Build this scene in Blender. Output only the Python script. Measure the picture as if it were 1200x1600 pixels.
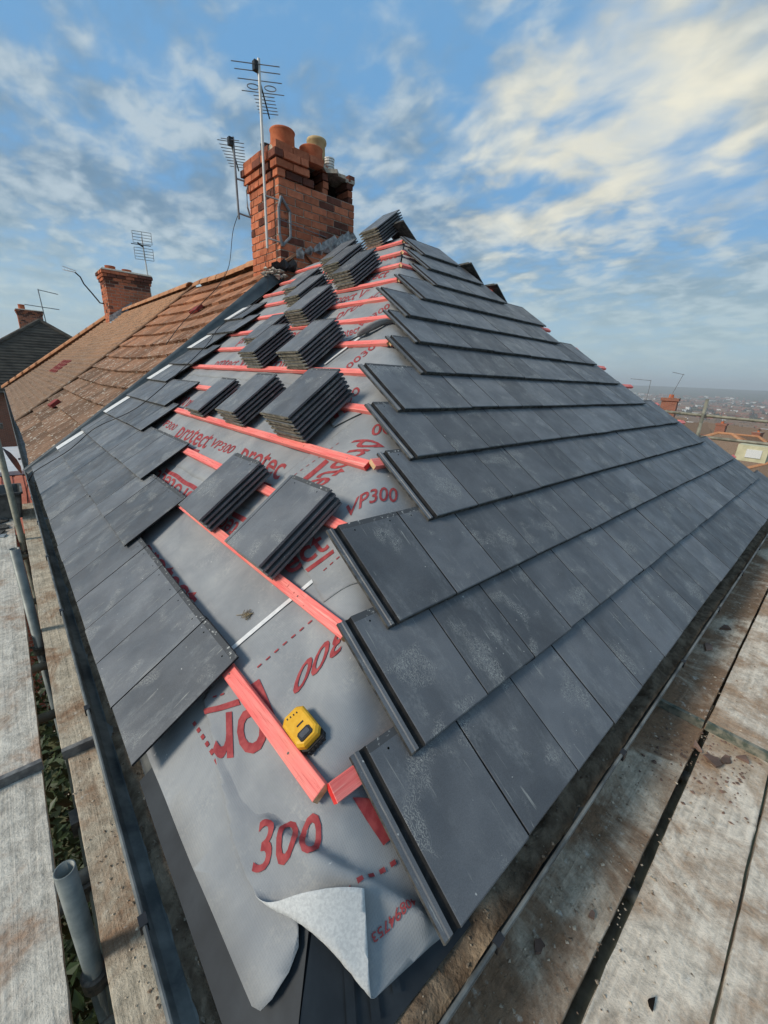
import bpy, bmesh, math, random
from mathutils import Matrix, Vector
rnd = random.Random(7)
for o in list(bpy.data.objects): bpy.data.objects.remove(o)
SC = bpy.context.scene
COL = SC.collection
rad = math.radians

# ------------------------------------------------------------------ camera
cam = bpy.data.objects.new('camera', bpy.data.cameras.new('camera'))
COL.objects.link(cam)
cam.location = (-0.084, -0.279, 1.163)
cam.rotation_euler = (rad(71.685), rad(-2.502), rad(-41.749))
cam.data.sensor_fit = 'VERTICAL'; cam.data.sensor_height = 36; cam.data.sensor_width = 27
cam.data.lens = 638.08 / 1600 * 36
cam.data.clip_start = 0.02; cam.data.clip_end = 30000
SC.camera = cam
SC.render.resolution_x = 768; SC.render.resolution_y = 1024

# ------------------------------------------------------------------ light
SUN_DIR = Vector((-0.82, 0.20, 0.57)).normalized()      # towards the sun
EL = math.asin(SUN_DIR.z); AZ = math.atan2(SUN_DIR.x, SUN_DIR.y)
world = bpy.data.worlds.new('World'); SC.world = world; world.use_nodes = True
def build_world():
    nt = world.node_tree; nt.nodes.clear()
    N = nt.nodes.new; L = nt.links.new
    out = N('ShaderNodeOutputWorld'); bg = N('ShaderNodeBackground'); L(bg.outputs[0], out.inputs[0])
    sky = N('ShaderNodeTexSky'); sky.sky_type = 'NISHITA'; sky.sun_disc = False
    sky.sun_elevation = EL; sky.sun_rotation = AZ; sky.air_density = 1.2; sky.dust_density = 1.5; sky.ozone_density = 1.5
    tc = N('ShaderNodeTexCoord')
    sep = N('ShaderNodeSeparateXYZ'); L(tc.outputs['Generated'], sep.inputs[0])
    def math_(op, a, b=None, c=None):
        n = N('ShaderNodeMath'); n.operation = op
        for i, v in enumerate((a, b, c)):
            if v is None: continue
            if isinstance(v, (int, float)): n.inputs[i].default_value = v
            else: L(v, n.inputs[i])
        return n.outputs[0]
    zc = math_('MAXIMUM', math_('ADD', sep.outputs[2], 0.22), 0.08)
    px = math_('DIVIDE', sep.outputs[0], zc); py = math_('DIVIDE', sep.outputs[1], zc)
    cmb = N('ShaderNodeCombineXYZ'); L(px, cmb.inputs[0]); L(py, cmb.inputs[1])
    def noise(scale, detail, rough, dist, off=(0, 0, 0), sc=(1, 1, 1), rot=0):
        mp = N('ShaderNodeMapping'); mp.inputs['Location'].default_value = off; mp.inputs['Scale'].default_value = sc
        mp.inputs['Rotation'].default_value = (0, 0, rot)
        L(cmb.outputs[0], mp.inputs[0])
        n = N('ShaderNodeTexNoise'); n.inputs['Scale'].default_value = scale; n.inputs['Detail'].default_value = detail
        n.inputs['Roughness'].default_value = rough; n.inputs['Distortion'].default_value = dist
        L(mp.outputs[0], n.inputs['Vector']); return n.outputs['Fac']
    def ramp(v, a, b):
        n = N('ShaderNodeMapRange'); n.interpolation_type = 'SMOOTHSTEP'; L(v, n.inputs[0])
        n.inputs[1].default_value = a; n.inputs[2].default_value = b
        return n.outputs[0]
    def mix(f, a, b):
        n = N('ShaderNodeMix'); n.data_type = 'RGBA'
        if isinstance(f, (int, float)): n.inputs[0].default_value = f
        else: L(f, n.inputs[0])
        for i, v in ((6, a), (7, b)):
            if isinstance(v, tuple): n.inputs[i].default_value = (*v, 1)
            else: L(v, n.inputs[i])
        return n.outputs[2]
    # clear sky
    sk = N('ShaderNodeVectorMath'); sk.operation = 'SCALE'; L(sky.outputs[0], sk.inputs[0]); sk.inputs[3].default_value = 1.0
    # cloud layers (values in the same units as the sky; the background strength scales both)
    big = noise(1.5, 3, 0.5, 0.5, off=(3.1, 1.7, 0))
    fine = noise(6.0, 4, 0.50, 0.35, off=(0.4, 5.2, 0), sc=(1, 0.75, 1), rot=0.9)
    rip = noise(17.0, 4, 0.5, 0.3, off=(2.2, 0.3, 0), sc=(1, 0.7, 1), rot=0.35)
    mid = noise(4.6, 4, 0.5, 0.35, off=(5.5, 3.3, 0))
    s1 = math_('ADD', math_('MULTIPLY', big, 0.40), math_('ADD', math_('MULTIPLY', fine, 0.38), math_('MULTIPLY', rip, 0.22)))
    cover = ramp(s1, 0.40, 0.56)
    shade = ramp(math_('ADD', math_('MULTIPLY', mid, 0.5), math_('ADD', math_('MULTIPLY', fine, 0.24), math_('MULTIPLY', rip, 0.26))), 0.41, 0.61)
    ccol = mix(shade, (1.05, 1.75, 2.45), (3.35, 3.95, 4.3))
    veil = mix(0.88, sk.outputs[0], (0.95, 2.4, 4.3))
    c = mix(math_('MULTIPLY', cover, 0.86), veil, ccol)
    # the thinner, brightly lit cloud high on the right of the view
    def glow(d, lo, hi):
        dn = N('ShaderNodeVectorMath'); dn.operation = 'DOT_PRODUCT'; L(tc.outputs['Generated'], dn.inputs[0])
        dn.inputs[1].default_value = Vector(d).normalized()
        return ramp(math_('ADD', dn.outputs['Value'], math_('MULTIPLY', math_('SUBTRACT', fine, 0.5), 0.10)), lo, hi)
    g = math_('MAXIMUM', glow((1.40, 0.46, 0.80), 0.958, 1.03), math_('MULTIPLY', glow((1.17, 0.62, 0.58), 0.975, 1.015), 0.8))
    c = mix(math_('MULTIPLY', g, 0.88), c, (6.4, 5.95, 4.6))
    hz = ramp(sep.outputs[2], 0.30, 0.0)
    c = mix(math_('MULTIPLY', hz, 0.80), c, (3.2, 4.3, 4.5))
    L(c, bg.inputs[0]); bg.inputs[1].default_value = 0.10
build_world()
sun = bpy.data.objects.new('sun', bpy.data.lights.new('sun', 'SUN')); COL.objects.link(sun)
sun.data.energy = 2.0; sun.data.angle = rad(16); sun.data.color = (1.0, 0.90, 0.77)
sun.rotation_euler = SUN_DIR.to_track_quat('Z', 'Y').to_euler()
SC.view_settings.view_transform = 'Standard'; SC.view_settings.look = 'None'
SC.view_settings.exposure = 0.66; SC.view_settings.gamma = 1.0
SC.view_settings.use_curve_mapping = False

# ------------------------------------------------------------------ constants
PT = rad(37.288); CP, SP = math.cos(PT), math.sin(PT); TAN = math.tan(PT)
G = 0.3327; WT = 0.30                       # course gauge and tile cover width
SAP = 4.70; WID = 2 * SAP * CP              # slope length to the apex, eaves width of the hip end
VB = 5.85                                   # where our roof meets the neighbour's
GROUND = -5.2
NA = Vector((0, -SP, CP)); NB = Vector((-SP, 0, CP))
def PA(u, s, h=0.0): return Vector((u, s * CP, s * SP)) + NA * h
def PB(v, s, h=0.0): return Vector((s * CP, v, s * SP)) + NB * h
def frame(X, Y, Z, o):
    m = Matrix.Identity(4)
    for i, a in enumerate((X, Y, Z)):
        for j in range(3): m[j][i] = a[j]
    for j in range(3): m[j][3] = o[j]
    return m
def MA(u, s, h=0): return frame(Vector((1, 0, 0)), Vector((0, CP, SP)), NA, PA(u, s, h))
def MBm(v, s, h=0): return frame(Vector((0, -1, 0)), Vector((CP, 0, SP)), NB, PB(v, s, h))
def smin(a, b, k):
    d = max(k - abs(a - b), 0) / k
    return min(a, b) - d * d * k * 0.25
def roof_z(x, y, h, k=0.06):
    return TAN * smin(smin(x, y, k), WID - x, k) + h / CP

# ------------------------------------------------------------------ materials
MATS = {}
class NT:
    def __init__(s, name):
        s.m = bpy.data.materials.new(name); s.m.use_nodes = True; s.t = s.m.node_tree
        s.b = s.t.nodes['Principled BSDF']; s.tc = s.N('ShaderNodeTexCoord'); s.oi = s.N('ShaderNodeObjectInfo')
        s.vec = s.tc.outputs['Object']; MATS[name] = s.m
    def N(s, t): return s.t.nodes.new(t)
    def L(s, a, b): s.t.links.new(a, b)
    def randvec(s):
        sc = s.N('ShaderNodeMath'); sc.operation = 'MULTIPLY'; sc.inputs[1].default_value = 53.0; s.L(s.oi.outputs['Random'], sc.inputs[0])
        a = s.N('ShaderNodeVectorMath'); a.operation = 'ADD'; s.L(s.vec, a.inputs[0]); s.L(sc.outputs[0], a.inputs[1]); s.vec = a.outputs[0]
    def noise(s, scale, detail=4, rough=0.55, dist=0, sc=None, off=None, rot=None):
        v = s.vec
        if sc or off or rot:
            mp = s.N('ShaderNodeMapping')
            if sc: mp.inputs['Scale'].default_value = sc
            if off: mp.inputs['Location'].default_value = off
            if rot: mp.inputs['Rotation'].default_value = rot
            s.L(v, mp.inputs[0]); v = mp.outputs[0]
        n = s.N('ShaderNodeTexNoise'); n.inputs['Scale'].default_value = scale; n.inputs['Detail'].default_value = detail
        n.inputs['Roughness'].default_value = rough; n.inputs['Distortion'].default_value = dist
        s.L(v, n.inputs['Vector']); return n.outputs['Fac']
    def vor(s, scale, feature='F1', rnd_=1.0):
        n = s.N('ShaderNodeTexVoronoi'); n.feature = feature; n.inputs['Scale'].default_value = scale
        n.inputs['Randomness'].default_value = rnd_; s.L(s.vec, n.inputs['Vector']); return n.outputs['Distance']
    def ramp(s, v, a, b, lo=0.0, hi=1.0):
        n = s.N('ShaderNodeMapRange'); n.interpolation_type = 'SMOOTHSTEP'; s.L(v, n.inputs[0])
        for i, q in ((1, a), (2, b), (3, lo), (4, hi)): n.inputs[i].default_value = q
        return n.outputs[0]
    def m_(s, op, a, b):
        n = s.N('ShaderNodeMath'); n.operation = op
        for i, v in enumerate((a, b)):
            if isinstance(v, (int, float)): n.inputs[i].default_value = v
            else: s.L(v, n.inputs[i])
        return n.outputs[0]
    def mix(s, f, a, b, mode='MIX'):
        n = s.N('ShaderNodeMix'); n.data_type = 'RGBA'; n.blend_type = mode
        if isinstance(f, (int, float)): n.inputs[0].default_value = f
        else: s.L(f, n.inputs[0])
        for i, v in ((6, a), (7, b)):
            if isinstance(v, tuple): n.inputs[i].default_value = (*v, 1)
            else: s.L(v, n.inputs[i])
        return n.outputs[2]
    def col(s, v): s.L(v, s.b.inputs['Base Color'])
    def rough(s, v):
        if isinstance(v, (int, float)): s.b.inputs['Roughness'].default_value = v
        else: s.L(v, s.b.inputs['Roughness'])
    def spec(s, v): s.b.inputs['Specular IOR Level'].default_value = v
    def bump(s, v, strength, dist):
        n = s.N('ShaderNodeBump'); n.inputs['Strength'].default_value = strength; n.inputs['Distance'].default_value = dist
        s.L(v, n.inputs['Height']); s.L(n.outputs[0], s.b.inputs['Normal'])
def simple(name, c1, c2, scale=8, rough=0.7, spec=0.3, bump=0.25, bd=0.003, detail=5, lo=0.35, hi=0.65, sc=None, rv=True, metal=0, tone=0.0, fine=None):
    t = NT(name)
    if rv: t.randvec()
    n = t.noise(scale, detail, 0.6, 0.2, sc=sc)
    c = t.mix(t.ramp(n, lo, hi), c1, c2)
    if tone:
        f = t.ramp(t.oi.outputs['Random'], 0, 1, 1 - tone, 1 + tone)
        k = t.N('ShaderNodeVectorMath'); k.operation = 'SCALE'; t.L(c, k.inputs[0]); t.L(f, k.inputs[3]); c = k.outputs[0]
    t.col(c); t.rough(rough); t.spec(spec); t.b.inputs['Metallic'].default_value = metal
    if bump: t.bump(t.noise(fine or scale * 5, 5, 0.6, sc=sc), bump, bd)
    return t.m

def mat_tile(name, dark=(0.078, 0.083, 0.090), light=(0.125, 0.131, 0.138)):
    t = NT(name); t.randvec()
    c = t.mix(t.ramp(t.noise(5, 5, 0.55, 0.3), 0.25, 0.75), dark, light)
    f = t.ramp(t.oi.outputs['Random'], 0, 1, 0.78, 1.34)
    k = t.N('ShaderNodeVectorMath'); k.operation = 'SCALE'; t.L(c, k.inputs[0]); t.L(f, k.inputs[3]); c = k.outputs[0]
    # broad chalky bloom running down the slope
    bl = t.m_('MULTIPLY', t.ramp(t.noise(3.4, 4, 0.6, 0.5, sc=(3.0, 0.9, 1)), 0.50, 0.68), t.ramp(t.noise(70, 5, 0.75, sc=(1.6, 0.8, 1)), 0.34, 0.66))
    c = t.mix(t.m_('MULTIPLY', bl, 0.38), c, (0.27, 0.28, 0.275))
    gr = t.ramp(t.noise(330, 3, 0.7, off=(2, 2, 2)), 0.3, 0.7, 0.86, 1.15); k2 = t.N('ShaderNodeVectorMath'); k2.operation = 'SCALE'; t.L(c, k2.inputs[0]); t.L(gr, k2.inputs[3]); c = k2.outputs[0]
    # boot-tread like scuffs in patches
    w = t.N('ShaderNodeTexWave'); w.wave_type = 'BANDS'; w.inputs['Scale'].default_value = 34; w.inputs['Distortion'].default_value = 16
    w.inputs['Detail'].default_value = 3; w.inputs['Detail Scale'].default_value = 2.2; t.L(t.vec, w.inputs['Vector'])
    tr = t.m_('MULTIPLY', t.ramp(w.outputs['Fac'], 0.55, 0.85), t.ramp(t.noise(6.5, 3, 0.5, 0.3, off=(4, 9, 2)), 0.55, 0.66))
    c = t.mix(t.m_('MULTIPLY', tr, 0.6), c, (0.36, 0.36, 0.33))
    # thin scratches and specks
    sc = t.m_('MULTIPLY', t.ramp(t.noise(22, 3, 0.6, 0.6, sc=(5, 0.35, 1), rot=(0, 0, 0.12)), 0.64, 0.71), t.ramp(t.noise(4, 2, off=(1, 2, 3)), 0.45, 0.6))
    c = t.mix(t.m_('MULTIPLY', sc, 0.75), c, (0.34, 0.34, 0.31))
    sp = t.ramp(t.noise(60, 2, 0.5, off=(8, 3, 5)), 0.745, 0.775)
    c = t.mix(t.m_('MULTIPLY', sp, 0.8), c, (0.5, 0.5, 0.47))
    t.col(c); t.rough(t.ramp(t.noise(9, 4), 0.3, 0.7, 0.42, 0.60)); t.spec(0.45)
    t.bump(t.noise(260, 4, 0.7), 0.22, 0.0012)
    return t.m
M_TILE = mat_tile('tile_face')
M_TILEHEAD = simple('tile_chips', (0.075, 0.079, 0.083), (0.50, 0.50, 0.47), 70, 0.8, 0.2, 0.4, 0.002, 5, 0.58, 0.70)
M_TILEEDGE = simple('tile_edge', (0.035, 0.036, 0.036), (0.10, 0.098, 0.088), 30, 0.8, 0.2, 0.5, 0.003)
M_TILERAW = simple('tile_raw_edge', (0.15, 0.14, 0.105), (0.30, 0.275, 0.215), 26, 0.85, 0.2, 0.6, 0.004, tone=0.12)
M_JOINT_SHADE = simple('interlock_shade', (0.014, 0.015, 0.016), (0.028, 0.029, 0.030), 20, 0.8, 0.15, 0.3)  # near-black colour stands in for the shadow inside the interlock joints
M_HOLE = simple('nail_hole', (0.004, 0.004, 0.004), (0.006, 0.006, 0.006), 5, 0.9, 0.0, 0)

def mat_felt(name, c1, c2):
    t = NT(name)
    c = t.mix(t.ramp(t.noise(3.2, 6, 0.62, 0.4), 0.3, 0.72), c1, c2)
    dust = t.m_('MULTIPLY', t.ramp(t.noise(5, 5, 0.65, 0.2, off=(3, 1, 0)), 0.45, 0.75), t.ramp(t.noise(90, 4, 0.7), 0.4, 0.7))
    c = t.mix(t.m_('MULTIPLY', dust, 0.5), c, (0.50, 0.485, 0.44))
    c = t.mix(t.ramp(t.noise(34, 3, 0.6, off=(5, 5, 5)), 0.72, 0.78), c, (0.62, 0.61, 0.58))
    w1 = t.N('ShaderNodeTexWave'); w1.bands_direction = 'X'; w1.inputs['Scale'].default_value = 62; t.L(t.vec, w1.inputs['Vector'])
    w2 = t.N('ShaderNodeTexWave'); w2.bands_direction = 'Y'; w2.inputs['Scale'].default_value = 62; t.L(t.vec, w2.inputs['Vector'])
    wv = t.m_('MULTIPLY', w1.outputs['Fac'], w2.outputs['Fac'])
    c = t.mix(t.m_('MULTIPLY', wv, 0.10), c, (0.10, 0.11, 0.12))
    t.col(c); t.rough(0.72); t.spec(0.25)
    t.bump(t.m_('ADD', t.m_('MULTIPLY', wv, 0.5), t.noise(45, 4, 0.6)), 0.30, 0.0015)
    return t.m
M_FELT = mat_felt('underlay_grey', (0.225, 0.238, 0.25), (0.33, 0.34, 0.34))
M_FELTW = simple('underlay_back', (0.50, 0.51, 0.50), (0.62, 0.63, 0.61), 160, 0.85, 0.15, 0.3, 0.002, rv=False)
M_PRINT = simple('red_print', (0.27, 0.040, 0.045), (0.38, 0.075, 0.075), 30, 0.75, 0.2, 0, rv=False)
M_TAPE = simple('white_tape', (0.62, 0.63, 0.62), (0.74, 0.74, 0.72), 25, 0.6, 0.3, 0)
def mat_batten():
    t = NT('red_batten'); t.randvec()
    g = t.noise(9, 6, 0.6, 0.5, sc=(0.35, 6, 6))
    c = t.mix(t.ramp(g, 0.3, 0.72), (0.86, 0.155, 0.135), (0.97, 0.30, 0.25))
    c = t.mix(t.ramp(t.noise(7, 4, 0.6, off=(3, 3, 3)), 0.62, 0.80), c, (0.95, 0.44, 0.36))
    c = t.mix(t.ramp(t.noise(40, 3, off=(1, 7, 3)), 0.68, 0.74), c, (0.42, 0.07, 0.05))
    c = t.mix(t.m_('MULTIPLY', t.ramp(t.noise(3, 5, 0.65, 0.4, off=(6, 2, 9)), 0.5, 0.72), 0.45), c, (0.66, 0.30, 0.22))
    c = t.mix(t.m_('MULTIPLY', t.ramp(t.noise(26, 5, 0.6, 1.2, sc=(0.25, 8, 8), off=(2, 4, 4)), 0.52, 0.66), 0.75), c, (0.62, 0.105, 0.085))
    c = t.mix(t.m_('MULTIPLY', t.ramp(t.noise(14, 5, 0.6, 0.6, sc=(0.3, 5, 5), off=(8, 4, 1)), 0.56, 0.72), 0.6), c, (0.93, 0.52, 0.42))
    t.col(c); t.rough(0.62); t.spec(0.3); t.bump(t.noise(30, 5, 0.6, sc=(0.4, 6, 6)), 0.25, 0.002); return t.m
M_BAT = mat_batten()
M_CUT = simple('batten_cut_end', (0.55, 0.33, 0.16), (0.72, 0.50, 0.28), 40, 0.8, 0.2, 0.3)
M_BATRED = simple('batten_red_end', (0.75, 0.03, 0.03), (0.85, 0.06, 0.05), 20, 0.6, 0.3, 0.2)
M_PVC = simple('weathered_black_plastic', (0.065, 0.073, 0.074), (0.19, 0.20, 0.19), 7, 0.55, 0.4, 0.2, 0.002, sc=(1, 1, 1), rv=False)
M_TRAY = simple('eaves_tray_plastic', (0.020, 0.025, 0.030), (0.038, 0.046, 0.053), 5, 0.6, 0.25, 0.1, rv=False)
M_DIRT = simple('gutter_silt', (0.13, 0.092, 0.062), (0.34, 0.265, 0.185), 16, 0.95, 0.1, 0.9, 0.012, 7, 0.3, 0.7, rv=False, fine=70)
M_CRUMB = simple('mortar_crumb', (0.16, 0.11, 0.075), (0.55, 0.47, 0.36), 30, 0.9, 0.1, 0.3, tone=0.3, rv=False)
M_SHARD = simple('broken_clay', (0.15, 0.105, 0.085), (0.27, 0.17, 0.13), 14, 0.9, 0.15, 0.4, tone=0.35)
def mat_board(name, clean, dirt, dark, amount, axis):
    t = NT(name); t.randvec()
    st = (0.35, 8, 8) if axis == 0 else (8, 0.35, 8)
    g = t.noise(6, 7, 0.62, 0.6, sc=st); bl = t.noise(16, 8, 0.68, 0.4); bl2 = t.noise(55, 6, 0.7, 0.2)
    f = t.m_('ADD', t.m_('MULTIPLY', g, 0.30), t.m_('ADD', t.m_('MULTIPLY', bl, 0.42), t.m_('MULTIPLY', bl2, 0.28)))
    c = t.mix(t.ramp(f, 0.36, 0.62), tuple(q * 0.50 for q in clean), tuple(min(1, q * 1.08) for q in clean))
    mud = t.ramp(t.noise(2.8, 7, 0.68, 0.6), 0.62 - amount, 0.82 - amount)
    c = t.mix(t.m_('MULTIPLY', mud, 0.9), c, t.mix(t.ramp(t.noise(38, 7, 0.72), 0.3, 0.7), dirt, tuple(min(1, q * 1.8) for q in dirt)))
    c = t.mix(t.m_('MULTIPLY', t.ramp(t.noise(1.7, 6, 0.62, 0.4, off=(9, 2, 4)), 0.54, 0.74), 0.8), c, dark)
    c = t.mix(t.m_('MULTIPLY', t.ramp(t.noise(21, 5, 0.65, off=(2, 8, 1)), 0.60, 0.74), 0.8), c, (0.66, 0.62, 0.54))
    c = t.mix(t.ramp(t.noise(48, 4, 0.6, off=(7, 1, 5)), 0.70, 0.76), c, (0.09, 0.07, 0.05))
    t.col(c); t.rough(0.92); t.spec(0.1)
    hh = t.m_('ADD', t.m_('MULTIPLY', bl2, 0.6), t.m_('ADD', t.m_('MULTIPLY', g, 0.5), t.m_('MULTIPLY', bl, 0.9)))
    t.bump(hh, 0.9, 0.010); return t.m
M_BOARDR = mat_board('dirty_scaffold_board', (0.76, 0.64, 0.49), (0.17, 0.098, 0.055), (0.26, 0.17, 0.10), 0.27, 0)
M_BOARDR2 = mat_board('dusty_scaffold_board', (0.80, 0.71, 0.58), (0.24, 0.155, 0.095), (0.38, 0.28, 0.185), 0.19, 0)
M_BOARDL = mat_board('pale_scaffold_board', (0.68, 0.635, 0.545), (0.24, 0.145, 0.09), (0.52, 0.45, 0.35), 0.12, 1)
M_BOARDL2 = mat_board('brown_scaffold_board', (0.60, 0.53, 0.41), (0.20, 0.12, 0.072), (0.40, 0.30, 0.205), 0.16, 1)
M_BAND = simple('green_painted_band', (0.075, 0.095, 0.075), (0.25, 0.24, 0.19), 22, 0.75, 0.25, 0.5, 0.004)
M_BANDG = simple('galvanised_band', (0.10, 0.10, 0.10), (0.22, 0.22, 0.21), 22, 0.6, 0.35, 0.4, 0.003)
M_TUBE = simple('galvanised_tube', (0.12, 0.14, 0.135), (0.22, 0.24, 0.225), 9, 0.52, 0.5, 0.15, 0.002, metal=0.35)
M_TUBE2 = simple('rusty_tube', (0.15, 0.145, 0.11), (0.30, 0.29, 0.22), 9, 0.6, 0.4, 0.2, 0.002, metal=0.2)
M_COUP = simple('coupler_steel', (0.09, 0.085, 0.075), (0.24, 0.20, 0.16), 25, 0.6, 0.4, 0.3, metal=0.3)
def mat_brick(name, a, b, tone=0.28, soot=0.0):
    t = NT(name); t.randvec()
    c = t.mix(t.ramp(t.noise(14, 5, 0.65, 0.3), 0.3, 0.7), a, b)
    f = t.ramp(t.oi.outputs['Random'], 0, 1, 1 - tone, 1 + tone)
    k = t.N('ShaderNodeVectorMath'); k.operation = 'SCALE'; t.L(c, k.inputs[0]); t.L(f, k.inputs[3]); c = k.outputs[0]
    c = t.mix(t.ramp(t.noise(6, 5, 0.7, off=(3, 5, 9)), 0.55 - soot, 0.78 - soot), c, (0.085, 0.045, 0.035))
    c = t.mix(t.ramp(t.noise(24, 4, 0.6, off=(6, 1, 2)), 0.68, 0.76), c, (0.42, 0.34, 0.26))
    t.col(c); t.rough(0.9); t.spec(0.12); t.bump(t.noise(60, 5, 0.7), 0.6, 0.006); return t.m
M_BRICK = mat_brick('red_brick', (0.42, 0.130, 0.068), (0.58, 0.205, 0.108), 0.20)
M_BRICKD = mat_brick('sooty_brick', (0.115, 0.045, 0.032), (0.20, 0.075, 0.050), 0.3, 0.05)
M_MORTAR = simple('lime_mortar', (0.36, 0.31, 0.25), (0.56, 0.50, 0.41), 25, 0.95, 0.1, 0.6, 0.006, rv=False)
M_SOOT = simple('soot', (0.010, 0.008, 0.007), (0.03, 0.024, 0.02), 8, 0.95, 0.05, 0.3, rv=False)
M_TERRA = simple('terracotta_pot', (0.42, 0.105, 0.045), (0.55, 0.17, 0.075), 7, 0.8, 0.2, 0.2)
M_CREAMPOT = simple('buff_clay_pot', (0.50, 0.36, 0.18), (0.62, 0.46, 0.25), 7, 0.7, 0.25, 0.15)
M_LEAD = simple('lead_flashing', (0.20, 0.22, 0.235), (0.50, 0.53, 0.54), 16, 0.45, 0.5, 0.5, 0.006, metal=0.4)
M_ALU = simple('aluminium', (0.55, 0.54, 0.50), (0.68, 0.66, 0.61), 6, 0.4, 0.5, 0, metal=0.3)
M_WIRE = simple('dull_aerial_metal', (0.16, 0.17, 0.18), (0.25, 0.26, 0.27), 6, 0.5, 0.4, 0, metal=0.3)
M_BLACK = simple('black_plastic', (0.012, 0.012, 0.013), (0.022, 0.022, 0.024), 12, 0.45, 0.4, 0.1)
M_CABLE = simple('black_cable', (0.012, 0.012, 0.013), (0.02, 0.02, 0.02), 9, 0.5, 0.3, 0)
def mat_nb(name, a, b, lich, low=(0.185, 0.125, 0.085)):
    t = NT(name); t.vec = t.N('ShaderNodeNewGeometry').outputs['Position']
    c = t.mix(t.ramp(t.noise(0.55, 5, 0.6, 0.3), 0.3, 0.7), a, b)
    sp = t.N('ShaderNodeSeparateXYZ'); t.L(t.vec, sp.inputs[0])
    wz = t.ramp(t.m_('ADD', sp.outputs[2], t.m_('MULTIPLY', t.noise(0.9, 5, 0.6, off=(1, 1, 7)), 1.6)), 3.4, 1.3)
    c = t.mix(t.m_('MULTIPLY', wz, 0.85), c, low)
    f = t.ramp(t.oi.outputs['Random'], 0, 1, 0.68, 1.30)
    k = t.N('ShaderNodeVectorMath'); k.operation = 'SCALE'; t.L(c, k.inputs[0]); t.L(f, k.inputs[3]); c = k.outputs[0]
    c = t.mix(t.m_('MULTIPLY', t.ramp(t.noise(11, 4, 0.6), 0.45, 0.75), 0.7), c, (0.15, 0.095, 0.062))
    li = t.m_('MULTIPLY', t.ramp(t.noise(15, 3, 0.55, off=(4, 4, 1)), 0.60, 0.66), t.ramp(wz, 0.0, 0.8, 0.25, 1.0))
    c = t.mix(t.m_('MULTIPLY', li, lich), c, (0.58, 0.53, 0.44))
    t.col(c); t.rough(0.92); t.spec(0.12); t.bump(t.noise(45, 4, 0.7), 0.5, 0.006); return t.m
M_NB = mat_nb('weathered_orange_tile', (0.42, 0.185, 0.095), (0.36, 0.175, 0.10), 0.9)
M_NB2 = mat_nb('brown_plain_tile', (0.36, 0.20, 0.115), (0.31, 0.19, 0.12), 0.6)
M_NBR = simple('clay_ridge', (0.44, 0.20, 0.10), (0.50, 0.27, 0.15), 5, 0.9, 0.15, 0.4, 0.005, tone=0.12)
M_REDPATCH = simple('new_red_tile', (0.20, 0.035, 0.03), (0.28, 0.06, 0.05), 12, 0.8, 0.2, 0.2)
M_GRP = simple('slate_blue_valley', (0.030, 0.046, 0.056), (0.060, 0.080, 0.092), 4, 0.45, 0.4, 0.1, rv=False)
M_WALL = None

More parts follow.
